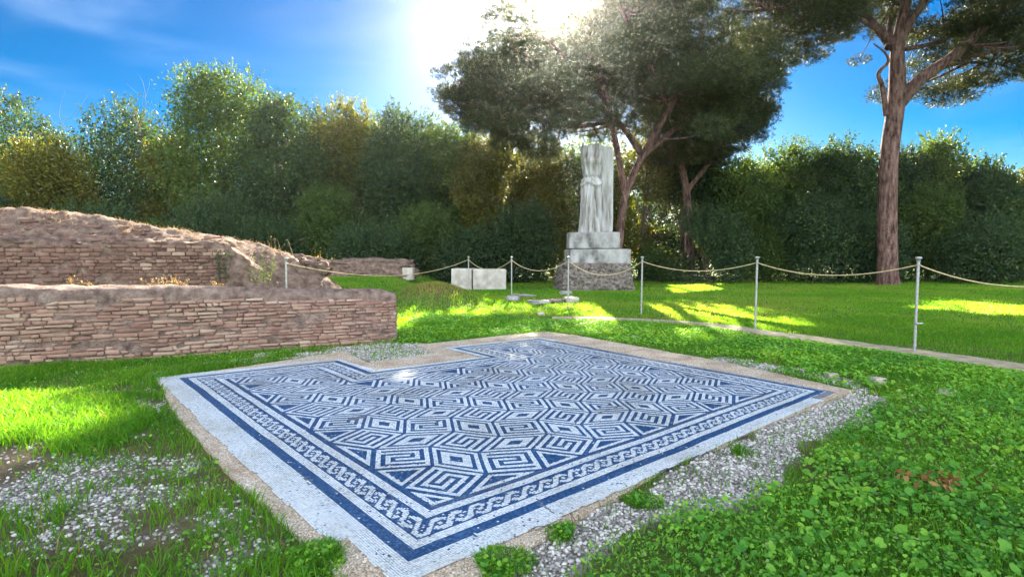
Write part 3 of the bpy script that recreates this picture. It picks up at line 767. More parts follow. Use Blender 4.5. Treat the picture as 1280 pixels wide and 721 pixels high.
# ------------------------------------------------------------------ the wood behind: each tree on its own
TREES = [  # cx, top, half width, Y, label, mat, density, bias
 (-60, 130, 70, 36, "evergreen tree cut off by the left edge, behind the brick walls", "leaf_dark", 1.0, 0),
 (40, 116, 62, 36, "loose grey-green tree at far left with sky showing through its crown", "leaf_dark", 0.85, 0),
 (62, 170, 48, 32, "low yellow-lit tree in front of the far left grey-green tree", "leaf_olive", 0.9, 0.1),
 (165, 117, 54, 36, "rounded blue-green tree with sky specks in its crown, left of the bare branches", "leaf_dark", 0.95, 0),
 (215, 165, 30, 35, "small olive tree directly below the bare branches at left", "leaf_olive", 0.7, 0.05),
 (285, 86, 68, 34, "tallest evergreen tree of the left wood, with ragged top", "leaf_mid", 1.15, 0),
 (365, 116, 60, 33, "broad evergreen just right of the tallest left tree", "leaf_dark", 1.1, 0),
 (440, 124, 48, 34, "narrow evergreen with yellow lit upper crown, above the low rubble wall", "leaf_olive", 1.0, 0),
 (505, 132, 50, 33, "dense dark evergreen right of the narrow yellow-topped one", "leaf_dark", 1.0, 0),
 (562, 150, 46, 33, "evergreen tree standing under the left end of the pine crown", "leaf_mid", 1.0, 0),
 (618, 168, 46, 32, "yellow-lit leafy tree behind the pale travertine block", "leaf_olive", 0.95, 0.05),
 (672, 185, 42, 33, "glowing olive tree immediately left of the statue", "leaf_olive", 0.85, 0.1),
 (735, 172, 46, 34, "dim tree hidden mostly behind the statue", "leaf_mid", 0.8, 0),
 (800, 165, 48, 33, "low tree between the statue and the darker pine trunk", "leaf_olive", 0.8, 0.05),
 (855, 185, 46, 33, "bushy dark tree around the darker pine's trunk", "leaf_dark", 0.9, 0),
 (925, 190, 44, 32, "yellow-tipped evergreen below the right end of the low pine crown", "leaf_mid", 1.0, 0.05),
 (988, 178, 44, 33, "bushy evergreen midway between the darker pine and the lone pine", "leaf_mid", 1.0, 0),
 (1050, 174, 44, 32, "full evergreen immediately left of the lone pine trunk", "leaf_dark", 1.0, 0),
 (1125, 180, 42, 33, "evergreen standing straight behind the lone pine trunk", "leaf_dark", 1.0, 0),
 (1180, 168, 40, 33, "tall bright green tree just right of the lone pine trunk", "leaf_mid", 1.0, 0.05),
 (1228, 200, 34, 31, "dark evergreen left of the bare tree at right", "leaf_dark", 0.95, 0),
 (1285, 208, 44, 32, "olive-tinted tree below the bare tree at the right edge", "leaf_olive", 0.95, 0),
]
for k, (cx, top, hw, Y, lab, mt, dn, bs) in enumerate(TREES):
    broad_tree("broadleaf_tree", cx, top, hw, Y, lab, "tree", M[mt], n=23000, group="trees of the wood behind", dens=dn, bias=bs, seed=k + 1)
BUSH = [(-30, 262, 60), (45, 255, 55), (120, 262, 55), (195, 258, 52), (265, 262, 52), (335, 268, 50), (405, 262, 50), (468, 270, 46), (530, 272, 46), (592, 268, 44), (655, 278, 42), (828, 285, 36), (885, 268, 44), (950, 262, 48), (1018, 258, 48), (1085, 262, 46), (1160, 260, 48), (1228, 262, 46), (1300, 258, 50)]
BLAB = ["shady bush at the left edge, behind the rear brick wall", "shady bush below the low yellow-lit tree", "shady bush below the rounded tree at left", "shady bush under the small olive tree", "shady bush at the foot of the tallest left tree",
        "shady bush behind the sloping end of the rear wall", "shady bush left of the low rubble wall", "shady bush straight behind the low rubble wall", "shady bush between rubble wall and pale block", "shady bush behind the pale travertine block",
        "shady bush left of the statue's pedestal", "shady bush right of the statue's pedestal", "shady bush in front of the darker pine trunk", "shady bush behind the rope post right of the statue", "shady bush well left of the lone pine trunk",
        "shady bush touching the lone pine trunk's left side", "shady bush right of the lone pine trunk", "shady bush below the bare tree at right", "shady bush cut by the right edge"]
for k, (cx, top, hw) in enumerate(BUSH):
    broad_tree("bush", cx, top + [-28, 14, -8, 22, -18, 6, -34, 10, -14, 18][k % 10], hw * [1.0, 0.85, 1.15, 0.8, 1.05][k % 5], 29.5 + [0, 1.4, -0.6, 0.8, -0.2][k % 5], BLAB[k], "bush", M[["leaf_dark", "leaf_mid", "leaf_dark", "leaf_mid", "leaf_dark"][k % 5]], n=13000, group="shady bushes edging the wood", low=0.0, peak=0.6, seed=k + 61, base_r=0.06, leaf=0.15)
# further row, behind
for k, (cx, top, hw) in enumerate([(-20, 190, 75), (110, 235, 70), (235, 215, 60), (330, 140, 70), (405, 146, 60), (475, 150, 60), (540, 160, 60), (600, 200, 60), (690, 225, 65), (780, 215, 60), (880, 205, 60), (960, 200, 60), (1020, 198, 60), (1090, 195, 60), (1160, 195, 60), (1270, 220, 65)]):
    broad_tree("broadleaf_tree", cx, top, hw, 41, "dim evergreen of the back row, seen only in gaps between nearer trees", "tree", M["leaf_dark"], n=9000, group="back row of the wood", seed=k + 201, leaf=0.24)

def bare_tree(cx, top, Y, label, seed, spread=0.35):
    rg = np.random.default_rng(seed); b = at(cx, 350, Y); gz = float(hgt(np.array([b[0]]), np.array([Y]))[0]); Ht = at(cx, top, Y)[2] - gz
    root = empty("bare_tree", (b[0], Y, gz), label, "bare tree"); acc = Acc(); limbs = Acc()
    def grow(a, p, d, ln, r, lev):
        n = 6; pts = [p]
        for k in range(n):
            d = unit(d + rg.normal(size=3) * 0.13 + np.array([0, 0, 0.05])); pts.append(pts[-1] + d * ln / n)
        pts = np.array(pts); a.add(*tube(pts, np.linspace(r, r * 0.45, n + 1), 6))
        if lev == 0: return
        for k in range(4):
            q = pts[rg.integers(2, n + 1)]; dd_ = unit(d + rg.normal(size=3) * np.array([0.75, 0.6, 0.4]))
            grow(limbs, q, dd_, ln * (0.5 + 0.25 * rg.random()), r * 0.45, lev - 1)
    grow(acc, np.array([b[0], Y, gz - 0.1]), np.array([0.04, 0, 1.0]), Ht * 0.62, 0.10, 3)
    place(acc.build("trunk", M["twig"]), root); place(limbs.build("branches", M["twig"]), root)
bare_tree(226, 128, 38, "leafless grey tree between the rounded tree and tallest evergreen at left", 4)
bare_tree(1252, 152, 34, "leafless tree with thin curved branches rising at the right edge", 9)

# ------------------------------------------------------------------ brick walls
def wall_bricks(A, B, thick, ztop_fn, zbase_fn, course=0.053, seed=1, end=True, jit=0.012, keep_p=0.95):
    rg = np.random.default_rng(seed); acc = Acc()
    A = np.array(A); B = np.array(B); Lw = np.linalg.norm(B - A); ex = (B - A) / Lw; ny = np.array([ex[1], -ex[0]])    # ny: towards the camera
    def face(o, ex, nrm, Lw, f_top, f_base):
        zb = min(f_base(s) for s in np.linspace(0, Lw, 8)); zt = max(f_top(s) for s in np.linspace(0, Lw, 12))
        z = zb; c = 0
        while z < zt:
            hc = course * (0.85 + 0.3 * rg.random()); s = -rg.random() * 0.15
            slope_off = lambda s_: 0.010 * math.sin(s_ * 1.7 + c * 0.6)
            while s < Lw:
                l = (0.07 + 0.24 * rg.random() ** 1.3); s1 = min(s + l, Lw); s0 = max(s, 0)
                if s1 - s0 > 0.03:
                    zz = z + slope_off(s0)
                    sm = (s0 + s1) / 2
                    if zz + hc < f_top(sm) - 0.01 and zz > f_base(sm) - 0.06 and rg.random() < keep_p:
                        patch = mnoise.noise(Vector((sm * 1.3 + seed * 7, zz * 2.3, 0.5)))
                        prot = 0.007 + jit * rg.normal() + 0.016 * patch
                        g = 0.006; hj = hc - 0.014 * (0.4 + 1.2 * rg.random())
                        x0, x1, z0, z1 = s0 + g, s1 - g, zz, zz + hj
                        vs = []
                        for dn_ in (-0.05, prot):
                            for (sx, sz) in ((x0, z0), (x1, z0), (x1, z1), (x0, z1)):
                                j_ = rg.normal(0, 0.006, 3)
                                p = o + ex * (sx + j_[0]) + nrm * (dn_ + (j_[2] if dn_ > -0.04 else 0))
                                vs.append((p[0], p[1], sz + j_[1]))
                        # chamfered front face ring
                        Vb = np.array(vs)
                        fc = Vb[4:].mean(0); inner = Vb[4:] + (fc - Vb[4:]) * np.array([0.06, 0.06, 0.22]); inner[:, :2] += nrm * 0.006
                        Vb = np.concatenate([Vb, inner])
                        Vb[8:, :2] += nrm * 0.004 * rg.normal(size=(4, 1)); acc.add(Vb, [(8, 9, 10, 11), (4, 5, 9, 8), (5, 6, 10, 9), (6, 7, 11, 10), (7, 4, 8, 11), (0, 1, 5, 4), (1, 2, 6, 5), (2, 3, 7, 6), (3, 0, 4, 7)], float(np.clip(rg.random() * 0.8 + 0.25 * patch + 0.1, 0, 1)))
                s = s + l
            z += hc; c += 1
    face(A, ex, ny, Lw, ztop_fn, zbase_fn)
    if end:
        face(B, -ny, ex, thick, lambda s: ztop_fn(Lw), lambda s: zbase_fn(Lw))
    return acc, ex, ny, Lw
def wall_core(A, B, thick, prof_fn, ns, seed, rough=0.02):
    """prof_fn(s01) -> (k,2) profile of (depth from face, z); closed at the right hand end"""
    A = np.array(A); B = np.array(B); Lw = np.linalg.norm(B - A); ex = (B - A) / Lw; ny = np.array([ex[1], -ex[0]])
    rows = []
    for s in np.linspace(0, 1, ns):
        pr = np.array(prof_fn(s)); P = A + ex * Lw * s - ny * pr[:, :1]
        rows.append(np.c_[P, pr[:, 1]])
    R = np.array(rows); k = R.shape[1]
    flat = R.reshape(-1, 3)
    dsp = np.stack([fbm(flat, 5, 4, seed), fbm(flat, 5, 4, seed + 3), fbm(flat, 5, 4, seed + 6)], -1) * rough
    flat = flat + dsp
    a, b = np.meshgrid(np.arange(ns - 1), np.arange(k - 1), indexing='ij'); q = (a * k + b).ravel()
    Q = np.stack([q, q + k, q + k + 1, q + 1], -1)
    # end cap at B: fan of quads between mirrored profile points
    o = (ns - 1) * k; capq = [(o + t_, o + k - 1 - t_, o + k - 2 - t_, o + t_ + 1) for t_ in range(k // 2 - 1)]
    return flat, np.concatenate([Q, np.array(capq)])

FA, FB = np.array([-10.2, 4.85]), np.array([-1.93, 9.12])
Lf = np.linalg.norm(FB - FA)
ftop = lambda s: 0.985 - 0.165 * smooth(4.2, Lf, s) - 0.07 * smooth(Lf - 0.35, Lf + 0.05, s) + 0.010 * math.sin(s * 2.1)
def fprof(s01):
    zt = ftop(s01 * Lf) + 0.02
    p = [(0.006, -0.2)] + [(0.006, z) for z in np.linspace(0.0, zt - 0.11, 14)] + [(0.012, zt - 0.08), (0.03, zt - 0.045), (0.07, zt - 0.015), (0.13, zt + 0.005), (0.2, zt + 0.015), (0.3, zt + 0.02), (0.4, zt + 0.015), (0.48, zt + 0.0), (0.54, zt - 0.04), (0.58, zt - 0.1)] + [(0.60, z) for z in np.linspace(zt - 0.2, -0.2, 14)]
    return p
acc, ex, nyv, _ = wall_bricks(FA, FB, 0.60, lambda s: ftop(s) - 0.085, lambda s: -0.06, seed=3, keep_p=0.96)
fw = empty("brick_wall", ((FA[0] + FB[0]) / 2, (FA[1] + FB[1]) / 2, 0), "low front wall of thin Roman bricks with rounded mortar top, beside the mosaic", "wall")
place(acc.build("brick_facing", M["brick"], smooth_sh=False), fw)
Vc, Qc = wall_core(FA, FB, 0.6, fprof, 340, 5, 0.034)
place(np_mesh("rubble_core", Vc, Qc, M["mortar"], smooth_sh=True), fw)

# rear wall with earth-covered sloping top and a collapsed right end
RA, RB = np.array([-16.5, 8.55]), np.array([-6.55, 12.5])
Lr = np.linalg.norm(RB - RA)
rw_ = empty("brick_wall", ((RA[0] + RB[0]) / 2, (RA[1] + RB[1]) / 2, 0), "higher rear ruined brick wall with sloping rubble top and collapsed right end", "wall")
acc, ex, nyv, _ = wall_bricks(RA, RB, 0.5, lambda s: 1.69, lambda s: 0.1, course=0.078, seed=8, end=False, jit=0.016)
place(acc.build("brick_facing", M["brick_shaded"], smooth_sh=False), rw_)
exr = (RB - RA) / Lr; nyr = np.array([exr[1], -exr[0]])
sv = np.linspace(0, Lr + 3.6, 210); dv = np.concatenate([[0.0, 0.0, 0.0], np.linspace(0.0, 3.4, 46)])
rows = []
for s in sv:
    over_ = max(0.0, s - Lr)
    ridge = 2.42 - 0.62 * float(smooth(6.6, Lr + 0.6, s)); ridge = ridge if over_ == 0 else max(0.15, 1.80 - 0.10 * over_ - 0.155 * over_ ** 2)
    fz = 1.70 if over_ == 0 else max(0.12, 1.70 - 0.85 * over_)
    prof = []
    for k, dpt in enumerate(dv):
        t_ = dpt / 3.4
        if k < 3: z = [0.0, fz * 0.5, fz - 0.02][k]; dp = 0.012
        else:
            up_ = smooth(0, 0.36, t_); dn_ = smooth(0.55, 1.0, t_)
            z = (fz + (ridge - fz) * up_) * (1 - dn_) + 0.3 * dn_; dp = max(dpt, 0.014)
        off = -0.35 * over_ * (1 - t_) if over_ else 0
        p2 = RA + exr * s - nyr * (dp + off)
        prof.append((p2[0], p2[1], max(z, 0.0)))
    rows.append(prof)
R = np.array(rows); k = R.shape[1]; flat = R.reshape(-1, 3)
amp = np.where(np.tile(np.arange(k), len(sv)) < 3, 0.018, 0.10)[:, None]
flat = flat + amp * np.stack([fbm(flat, 3.5, 4, 21), fbm(flat, 3.5, 4, 24), fbm(flat, 3.5, 5, 27)], -1)
a, b = np.meshgrid(np.arange(len(sv) - 1), np.arange(k - 1), indexing='ij'); q = (a * k + b).ravel()
flat = flat + np.where(amp > 0.05, 0.05, 0.0) * np.stack([vnoise(flat, 11, 41), vnoise(flat, 11, 44), np.abs(vnoise(flat, 13, 47))], -1)
place(np_mesh("rubble_cap", flat, np.stack([q, q + k, q + k + 1, q + 1], -1), M["cap"], smooth_sh=True), rw_)

acc2 = Acc(); rg = np.random.default_rng(77)
for c_ in range(9):
    s_ = 0.0
    while s_ < Lr - 0.3:
        l_ = 0.10 + 0.28 * rg.random(); zc = 1.715 + 0.074 * c_ + 0.012 * math.sin(s_ * 1.3 + c_)
        ridge = 2.42 - 0.62 * float(smooth(6.6, Lr + 0.6, s_))
        q_ = (zc + 0.03 - 1.70) / (ridge - 1.70)
        if q_ < 0.72 and rg.random() < 0.72 - 0.045 * c_:
            dq_ = np.linspace(0, 0.36, 60); dep = 3.4 * dq_[np.argmax(smooth(0, 0.36, dq_) >= q_)] - 0.03 + rg.normal() * 0.02
            P8 = []
            for dn_ in (dep + 0.22, dep):
                for sx, sz in ((s_, zc), (s_ + l_ - 0.012, zc), (s_ + l_ - 0.012, zc + 0.055), (s_, zc + 0.055)):
                    p_ = RA + exr * (sx + rg.normal() * 0.008) - nyr * (dn_ + rg.normal() * 0.008); P8.append((p_[0], p_[1], sz + rg.normal() * 0.007))
            acc2.add(np.array(P8), [(4, 5, 6, 7), (0, 1, 5, 4), (1, 2, 6, 5), (2, 3, 7, 6), (3, 0, 4, 7)], float(rg.random()))
        s_ += l_
place(acc2.build("broken_courses", M["brick_shaded"], smooth_sh=False), rw_)
top_i = np.nonzero(np.tile(np.arange(k) > 6, len(sv)))[0]
tp_ = flat[rng.choice(top_i, 26000)]; tp_ = tp_ + rng.normal(size=tp_.shape) * np.array([0.03, 0.03, 0.0])
u_, v_ = to_px(tp_); tp_ = tp_[(u_ > -400) & (rng.random(len(tp_)) < np.clip(0.25 + 1.3 * n2(tp_[:, 0], tp_[:, 1], 1.5, 66), 0.02, 0.8))]
nd = len(tp_); dd3 = unit(rng.normal(size=(nd, 3)) * np.array([0.9, 0.9, 0.3]) + np.array([0, 0, 0.55]))
hd = 0.05 + 0.08 * rng.random(nd)
Vd, Qd = leaf_quads(tp_ + dd3 * hd[:, None] * 0.45, dd3, hd, 0.008)
setting(np_mesh("dry_grass", Vd, Qd, M["dry"], attrs={"rnd": ('FACE', rng.random(nd))}), "stuff")["label"] = "short dry grass on the rear wall's sloping top"

# ------------------------------------------------------------------ rough stones
def rock(name, center, size, mat, seed, parent=None, boxy=0.6, rough=0.12, sub=4, rz=0.0, flat_bottom=True, freq=2.5, taper=0.0):
    bm = bmesh.new(); bmesh.ops.create_cube(bm, size=2.0)
    bmesh.ops.subdivide_edges(bm, edges=bm.edges[:], cuts=2 ** sub - 1 if sub < 5 else 24, use_grid_fill=True)
    P = np.array([v.co for v in bm.verts])
    sph = unit(P) * 1.25
    P = P * boxy + sph * (1 - boxy)
    N = P + rough * np.stack([fbm(P + seed * 3.1, freq, 4, seed), fbm(P + seed * 3.1, freq, 4, seed + 1), fbm(P + seed * 3.1, freq, 4, seed + 2)], -1) * (1 if np.isscalar(rough) else 1)
    N[:, :2] *= (1 - taper * (N[:, 2:3] + 1) / 2)
    N = N * np.array(size) / 2
    c_, s_ = math.cos(rz), math.sin(rz)
    N = np.stack([N[:, 0] * c_ - N[:, 1] * s_, N[:, 0] * s_ + N[:, 1] * c_, N[:, 2]], -1)
    for v, co in zip(bm.verts, N): v.co = co
    me = bpy.data.meshes.new(name); bm.to_mesh(me); bm.free()
    for p in me.polygons: p.use_smooth = True
    me.materials.append(mat)
    o = bpy.data.objects.new(name, me); COL.objects.link(o); o.location = center
    if parent: place(o, parent)
    return o
def block(name, center, size, mat, seed, parent=None, rz=0.0, rough=0.012, bev=0.03, sub=20):
    bm = bmesh.new(); bmesh.ops.create_cube(bm, size=1.0)
    bmesh.ops.subdivide_edges(bm, edges=bm.edges[:], cuts=sub, use_grid_fill=True)
    sz = np.array(size)
    for v in bm.verts:
        p = np.array(v.co) * sz
        h = sz / 2 - bev; q = np.clip(p, -h, h); dlt = p - q; ln = np.linalg.norm(dlt)
        wv_ = fbm(p[None] + seed * 5.0, 1.6, 4, seed)[0]
        if ln > 1e-6: p = q + dlt / ln * bev * (1 + 0.0)
        edge_wear = (np.abs(p) > sz / 2 - 2.5 * bev).sum() >= 2
        p = p * (1 + (rough * 2.2 * wv_ if not edge_wear else rough * 2.2 * wv_ - 0.03 * max(0, fbm(p[None] * 1.0 + seed, 4.0, 3, seed + 4)[0]))) 
        v.co = p
    me = bpy.data.meshes.new(name); bm.to_mesh(me); bm.free()
    for p in me.polygons: p.use_smooth = True
    me.materials.append(mat)
    o = bpy.data.objects.new(name, me); COL.objects.link(o); o.location = center; o.rotation_euler = (0, 0, rz)
    if parent: place(o, parent)
    return o

SY = 23.4
def zy(py, Y): return at(640, py, Y)[2]
def xx(px, Y): return (px - CX) / F * Y * 1.0
# pedestal
ped = empty("pedestal", (xx(745, SY), SY, 0), "stepped stone pedestal of two grey blocks on a rubble base", "pedestal")
z0, z1, z2, z3 = -0.05, zy(330, SY), zy(311.5, SY), zy(290.5, SY)
rock("rubble_base", (xx(743, SY), SY + 0.5, (z0 + z1) / 2), (3.15, 2.7, z1 - z0 + 0.1), M["rubble"], 4, ped, boxy=0.86, rough=0.13, rz=0.05, taper=0.13, freq=7.0, sub=5)
block("stone_block", (xx(747.5, SY), SY + 0.45, (z1 + z2) / 2 + 0.01), (xx(785, SY) - xx(710, SY), 1.9, z2 - z1 - 0.012), M["block"], 5, ped, rz=0.03, bev=0.035)
block("stone_block", (xx(742, SY), SY + 0.45, (z2 + z3) / 2 + 0.008), (xx(773.5, SY) - xx(711, SY), 1.75, z3 - z2 - 0.012), M["block"], 6, ped, rz=-0.04, bev=0.045)

# statue: headless draped figure against a pillar
st_z = z3 + 0.002; st_h = zy(181, SY) - st_z; st_x = xx(745.5, SY); st_y = SY + 0.35
stat = empty("statue", (st_x, st_y, st_z), "headless draped white marble statue backed by a tall smooth pillar, on the pedestal", "statue")
nz, nth = 190, 200
zz = np.linspace(0, 1, nz); th = np.linspace(0, 2 * math.pi, nth, endpoint=False)
hw_ = np.interp(zz, [0, .06, .2, .38, .5, .57, .63, .72, .82, .90, .96, 1.0], [.55, .52, .47, .44, .46, .41, .37, .41, .46, .50, .50, .47])
dp_ = np.interp(zz, [0, .2, .38, .5, .57, .63, .72, .80, .9, 1.0], [.46, .41, .40, .40, .38, .33, .38, .43, .39, .34])
xc = np.interp(zz, [0, .3, .5, .7, 1.0], [-.18, -.17, -.17, -.16, -.15])
ZZ, TH = np.meshgrid(zz, th, indexing='ij')
cs, sn = np.cos(TH), np.sin(TH)
def sgnpow(a, p): return np.sign(a) * np.abs(a) ** p
Xs = xc[:, None] + hw_[:, None] * sgnpow(cs, 0.85); Ys = -dp_[:, None] * sgnpow(sn, 0.85)     # sn>0 faces the camera (-y)
# folds
skirt = smooth(0.60, 0.50, ZZ)
front = np.clip(0.35 + 0.65 * sn, 0, 1)
warp = 0.35 * np.sin(ZZ * 6.0 + TH * 2) + 0.5 * ZZ
f1_ = np.abs(np.sin(TH * 7 + warp * 2.0)) ** 0.6 - 0.6
f2_ = np.sin(TH * 19 + ZZ * 9 + 2 * np.sin(TH * 3))
fold = skirt * (0.085 * f1_ * (0.5 + 0.5 * smooth(0.55, 0.0, ZZ)) + 0.018 * f2_)
fold += (1 - skirt) * (0.030 * np.sin(TH * 11 + 7 * np.abs(ZZ - 0.75) * 4) + 0.018 * f2_)
# overfold hem and belt
fold += 0.075 * np.exp(-((ZZ - 0.555 - 0.02 * np.sin(TH * 4)) / 0.022) ** 2) - 0.06 * np.exp(-((ZZ - 0.635) / 0.014) ** 2) + 0.05 * np.exp(-((ZZ - 0.60) / 0.03) ** 2)
# bust, bent leg, deep hanging fold on the right
fold += 0.09 * np.exp(-((TH - 1.95) / 0.32) ** 2 - ((ZZ - 0.80) / 0.055) ** 2) + 0.09 * np.exp(-((TH - 1.2) / 0.32) ** 2 - ((ZZ - 0.80) / 0.055) ** 2)
fold += 0.12 * np.exp(-((TH - 1.95) / 0.35) ** 2 - ((ZZ - 0.30) / 0.17) ** 2)
fx_ = TH - (1.20 - 0.9 * (0.42 - ZZ))
fold -= 0.17 * np.exp(-(fx_ / 0.11) ** 2) * smooth(0.10, 0.2, ZZ) * smooth(0.52, 0.44, ZZ)
fold += 0.08 * np.exp(-((fx_ + 0.24) / 0.12) ** 2) * smooth(0.08, 0.2, ZZ) * smooth(0.52, 0.44, ZZ)
rel = 1 + fold / 0.42 * (0.3 + 0.7 * front)
fold = fold * 1.45; rel = 1 + fold / 0.42 * (0.3 + 0.7 * front)
Xs = xc[:, None] - 0.05 + (Xs - xc[:, None]) * rel * 0.92; Ys = Ys * rel - 0.08
Zs = ZZ * st_h
top_j = 0.07 * vnoise(np.stack([Xs * 2, Ys * 2, Zs * 0], -1), 1.5, 6)
Zs = Zs + smooth(0.9, 1.0, ZZ) * top_j
V = np.stack([Xs * 1.0 + 0.0, Ys, Zs], -1).reshape(-1, 3)
V = V + 0.012 * np.stack([fbm(V, 6, 3, 2), fbm(V, 6, 3, 3), fbm(V, 6, 3, 4)], -1)
a, b = np.meshgrid(np.arange(nz - 1), np.arange(nth), indexing='ij'); q0 = a * nth + b; q1 = a * nth + (b + 1) % nth
Qs = np.stack([q0, q1, q1 + nth, q0 + nth], -1).reshape(-1, 4)
tc_ = len(V); topring = np.arange(nth) + (nz - 1) * nth
V = np.concatenate([V, [[xc[-1], 0, st_h - 0.05]]])
tri = np.stack([topring, np.roll(topring, -1), np.full(nth, tc_)], -1)
o = np_mesh("draped_figure", V, [Qs, tri], M["marble"], None, smooth_sh=True); o.parent = stat
o = block("backing_pillar", (0.30, 0.32, st_h / 2 - 0.02), (0.92, 0.80, st_h - 0.03), M["marble"], 9, None, rz=-0.06, bev=0.05, rough=0.010, sub=26); o.parent = stat

# pale travertine block with a joint, low rubble wall, stone at its end
tb = empty("stone_block", (xx(599, 23.4), 23.6, 0), "pale rectangular travertine block lying behind the rope, left of the statue", "stone block")
zb = zy(335, 23.4)
block("short_half", (xx(578.5, 23.4), 23.75, zb / 2 - 0.03), (xx(591, 23.4) - xx(565, 23.4), 1.0, zb + 0.02), M["travertine"], 14, tb, rz=-0.10, bev=0.03)
block("long_half", (xx(611, 23.4), 23.70, zb / 2 - 0.04), (xx(632, 23.4) - xx(590.6, 23.4), 1.05, zb + 0.0), M["travertine"], 15, tb, rz=0.10, bev=0.03)
tag(rock("rubble_wall", (xx(460, 24), 24.4, 0.72), (3.6, 1.3, 1.0), M["cap"], 21, boxy=0.62, rough=0.3, rz=0.06, freq=4), "low brown ruined rubble wall below the trees, left of the pale block", "wall")
tag(block("stone", (xx(510, 24), 24.1, 0.62), (0.45, 0.5, 0.55), M["travertine"], 31, bev=0.03), "small pale squared stone at the right end of the low rubble wall", "stone")

tag(rock("rubble_lump", tuple(at(368, 337, 14.3)), (1.5, 1.0, 0.6), M["cap"], 23, boxy=0.2, rough=0.4, rz=-0.2, freq=4), "brown rubble lump lying on the rear wall's collapsed right end", "rubble")
STN = [(1097, 477, .13, .11, .10, "rounded grey stone in the grass right of the mosaic's right corner", "stone"),
       (1184, 488, .24, .14, .05, "flat pale stone in the weeds, rightmost of the loose stones", "stone"),
       (793, 421, .11, .10, .06, "small white stone in the grass beyond the mosaic's far edge", "stone"),
       (655, 369, .95, .5, .07, "flat grey slab lying just left of the pedestal", "block"),
       (641, 376, .38, .30, .20, "small leaning grey stone at the foot of the second rope post", "block"),
       (674, 379, .62, .42, .12, "rounded grey slab end, left of the dark slab", "block"),
       (694, 378, .60, .40, .14, "long dark grey slab lying before the pedestal", "rubble"),
       (713, 377, .55, .40, .20, "grey stone at the foot of the post before the pedestal", "stone"),
       (707, 367, .40, .30, .16, "little grey stone touching the pedestal's left corner", "block"),
       (676, 393, .16, .13, .10, "small white stone standing alone in grass before the slabs", "travertine"),
       (630, 428, .13, .10, .05, "white pebble-sized stone at the grass edge by the mosaic's far corner", "travertine"),
       (1040, 468, .15, .12, .06, "small low stone between the mosaic's right corner and the path", "stone")]
for k, (px, py, a, b, c, lab, mt) in enumerate(STN):
    g_ = gpt(px, py); gz = float(hgt(g_[:1], g_[1:2])[0])
    tag(rock("stone", (g_[0], g_[1], gz + c * 0.36), (a, b, c), M[mt], 40 + k, boxy=0.78, rough=0.3, sub=3, rz=k * 0.7), lab, "stone")

# ------------------------------------------------------------------ posts and ropes
POSTS = [((-4.95, 12.0), "thin steel rope post by the collapsed end of the rear wall"),
         ((-1.60, 20.2), "thin steel rope post behind the pale travertine block"),
         (tuple(gpt(639.5, 375)[:2]), "thin steel rope post right of the pale travertine block"),
         (tuple(gpt(710, 385)[:2]), "thin steel rope post standing before the pedestal"),
         (tuple(gpt(801.5, 391)[:2]), "thin steel rope post just right of the pedestal"),
         (tuple(gpt(944, 409)[:2]), "steel rope post midway along the lawn, on the path edge"),
         (tuple(gpt(1143, 437)[:2]), "nearest steel rope post, at right, with a small clamp low on the pole"),
         ((8.35, 7.2), "steel rope post beyond the right edge of the photo")]
tops = []
for k, ((x, y), lab) in enumerate(POSTS):
    gz = float(hgt(np.array([x]), np.array([y]))[0])
    ztop = 1.39 if k else 1.36
    r = empty("rope_post", (x, y, gz), lab, "post", "steel rope posts")
    lean = np.array([rng.normal() * 0.008, 0, 0])
    pth = np.array([[x, y, gz - 0.1], [x, y, (gz + ztop) / 2], [x, y, ztop - 0.05]]) + np.outer([0, 0.5, 1], lean)
    V, Q = tube(pth, 0.021, 10); place(np_mesh("pole", V, Q, M["steel"], smooth_sh=True), r)
    c0 = pth[-1]
    V, Q = tube(np.array([c0 + [0, 0, -0.03], c0 + [0, 0, 0.012], c0 + [0, 0, 0.022], c0 + [0, 0, 0.045], c0 + [0, 0, 0.05], c0 + [0, 0, 0.051]]), [0.027, 0.029, 0.046, 0.044, 0.03, 0.001], 12)
    place(np_mesh("cap", V, Q, M["steel"], smooth_sh=True), r)
    # ring holding the rope
    ring_t = np.linspace(0, 2 * math.pi, 14); rp = np.c_[c0[0] + 0.032 * np.cos(ring_t), c0[1] + 0.032 * np.sin(ring_t), np.full(14, c0[2] - 0.07)]
    V, Q = tube(rp, 0.007, 6); place(np_mesh("rope_ring", V, Q, M["steel"], smooth_sh=True), r)
    if k == 6:
        zc = gpt(1148, 404, 0.0); zc = at(1148, 404, y)[2]
        V, Q = tube(np.array([[x - 0.02, y - 0.03, zc], [x + 0.03, y - 0.03, zc], [x + 0.085, y - 0.03, zc + 0.004]]), [0.016, 0.016, 0.012], 8)
        place(np_mesh("clamp", V, Q, M["steel"], smooth_sh=True), r)
    tops.append(np.array([c0[0], c0[1], c0[2] - 0.07]))
SAG = [0.42, 0.34, 0.30, 0.36, 0.20, 0.20, 0.30]
RLAB = ["pale rope span sagging low from the rear wall's post to the travertine block", "short pale rope span above the travertine block", "pale rope span sagging left of the pedestal", "pale rope span crossing in front of the pedestal's rubble base",
        "pale rope span over the lawn, first one right of the pedestal", "long pale rope span passing before the lone pine trunk", "pale rope span running out of the right edge"]
for k in range(len(tops) - 1):
    a, b = tops[k], tops[k + 1]; t_ = np.linspace(0, 1, 40)
    P = a + (b - a) * t_[:, None]; P[:, 2] -= SAG[k] * 4 * t_ * (1 - t_)
    r_ = 0.010 * (1 + 0.12 * np.sin(t_ * 400))
    V, Q = tube(P, r_, 7)
    tag(np_mesh("rope", V, Q, M["rope"], smooth_sh=True), RLAB[k], "rope", "ropes between the posts")

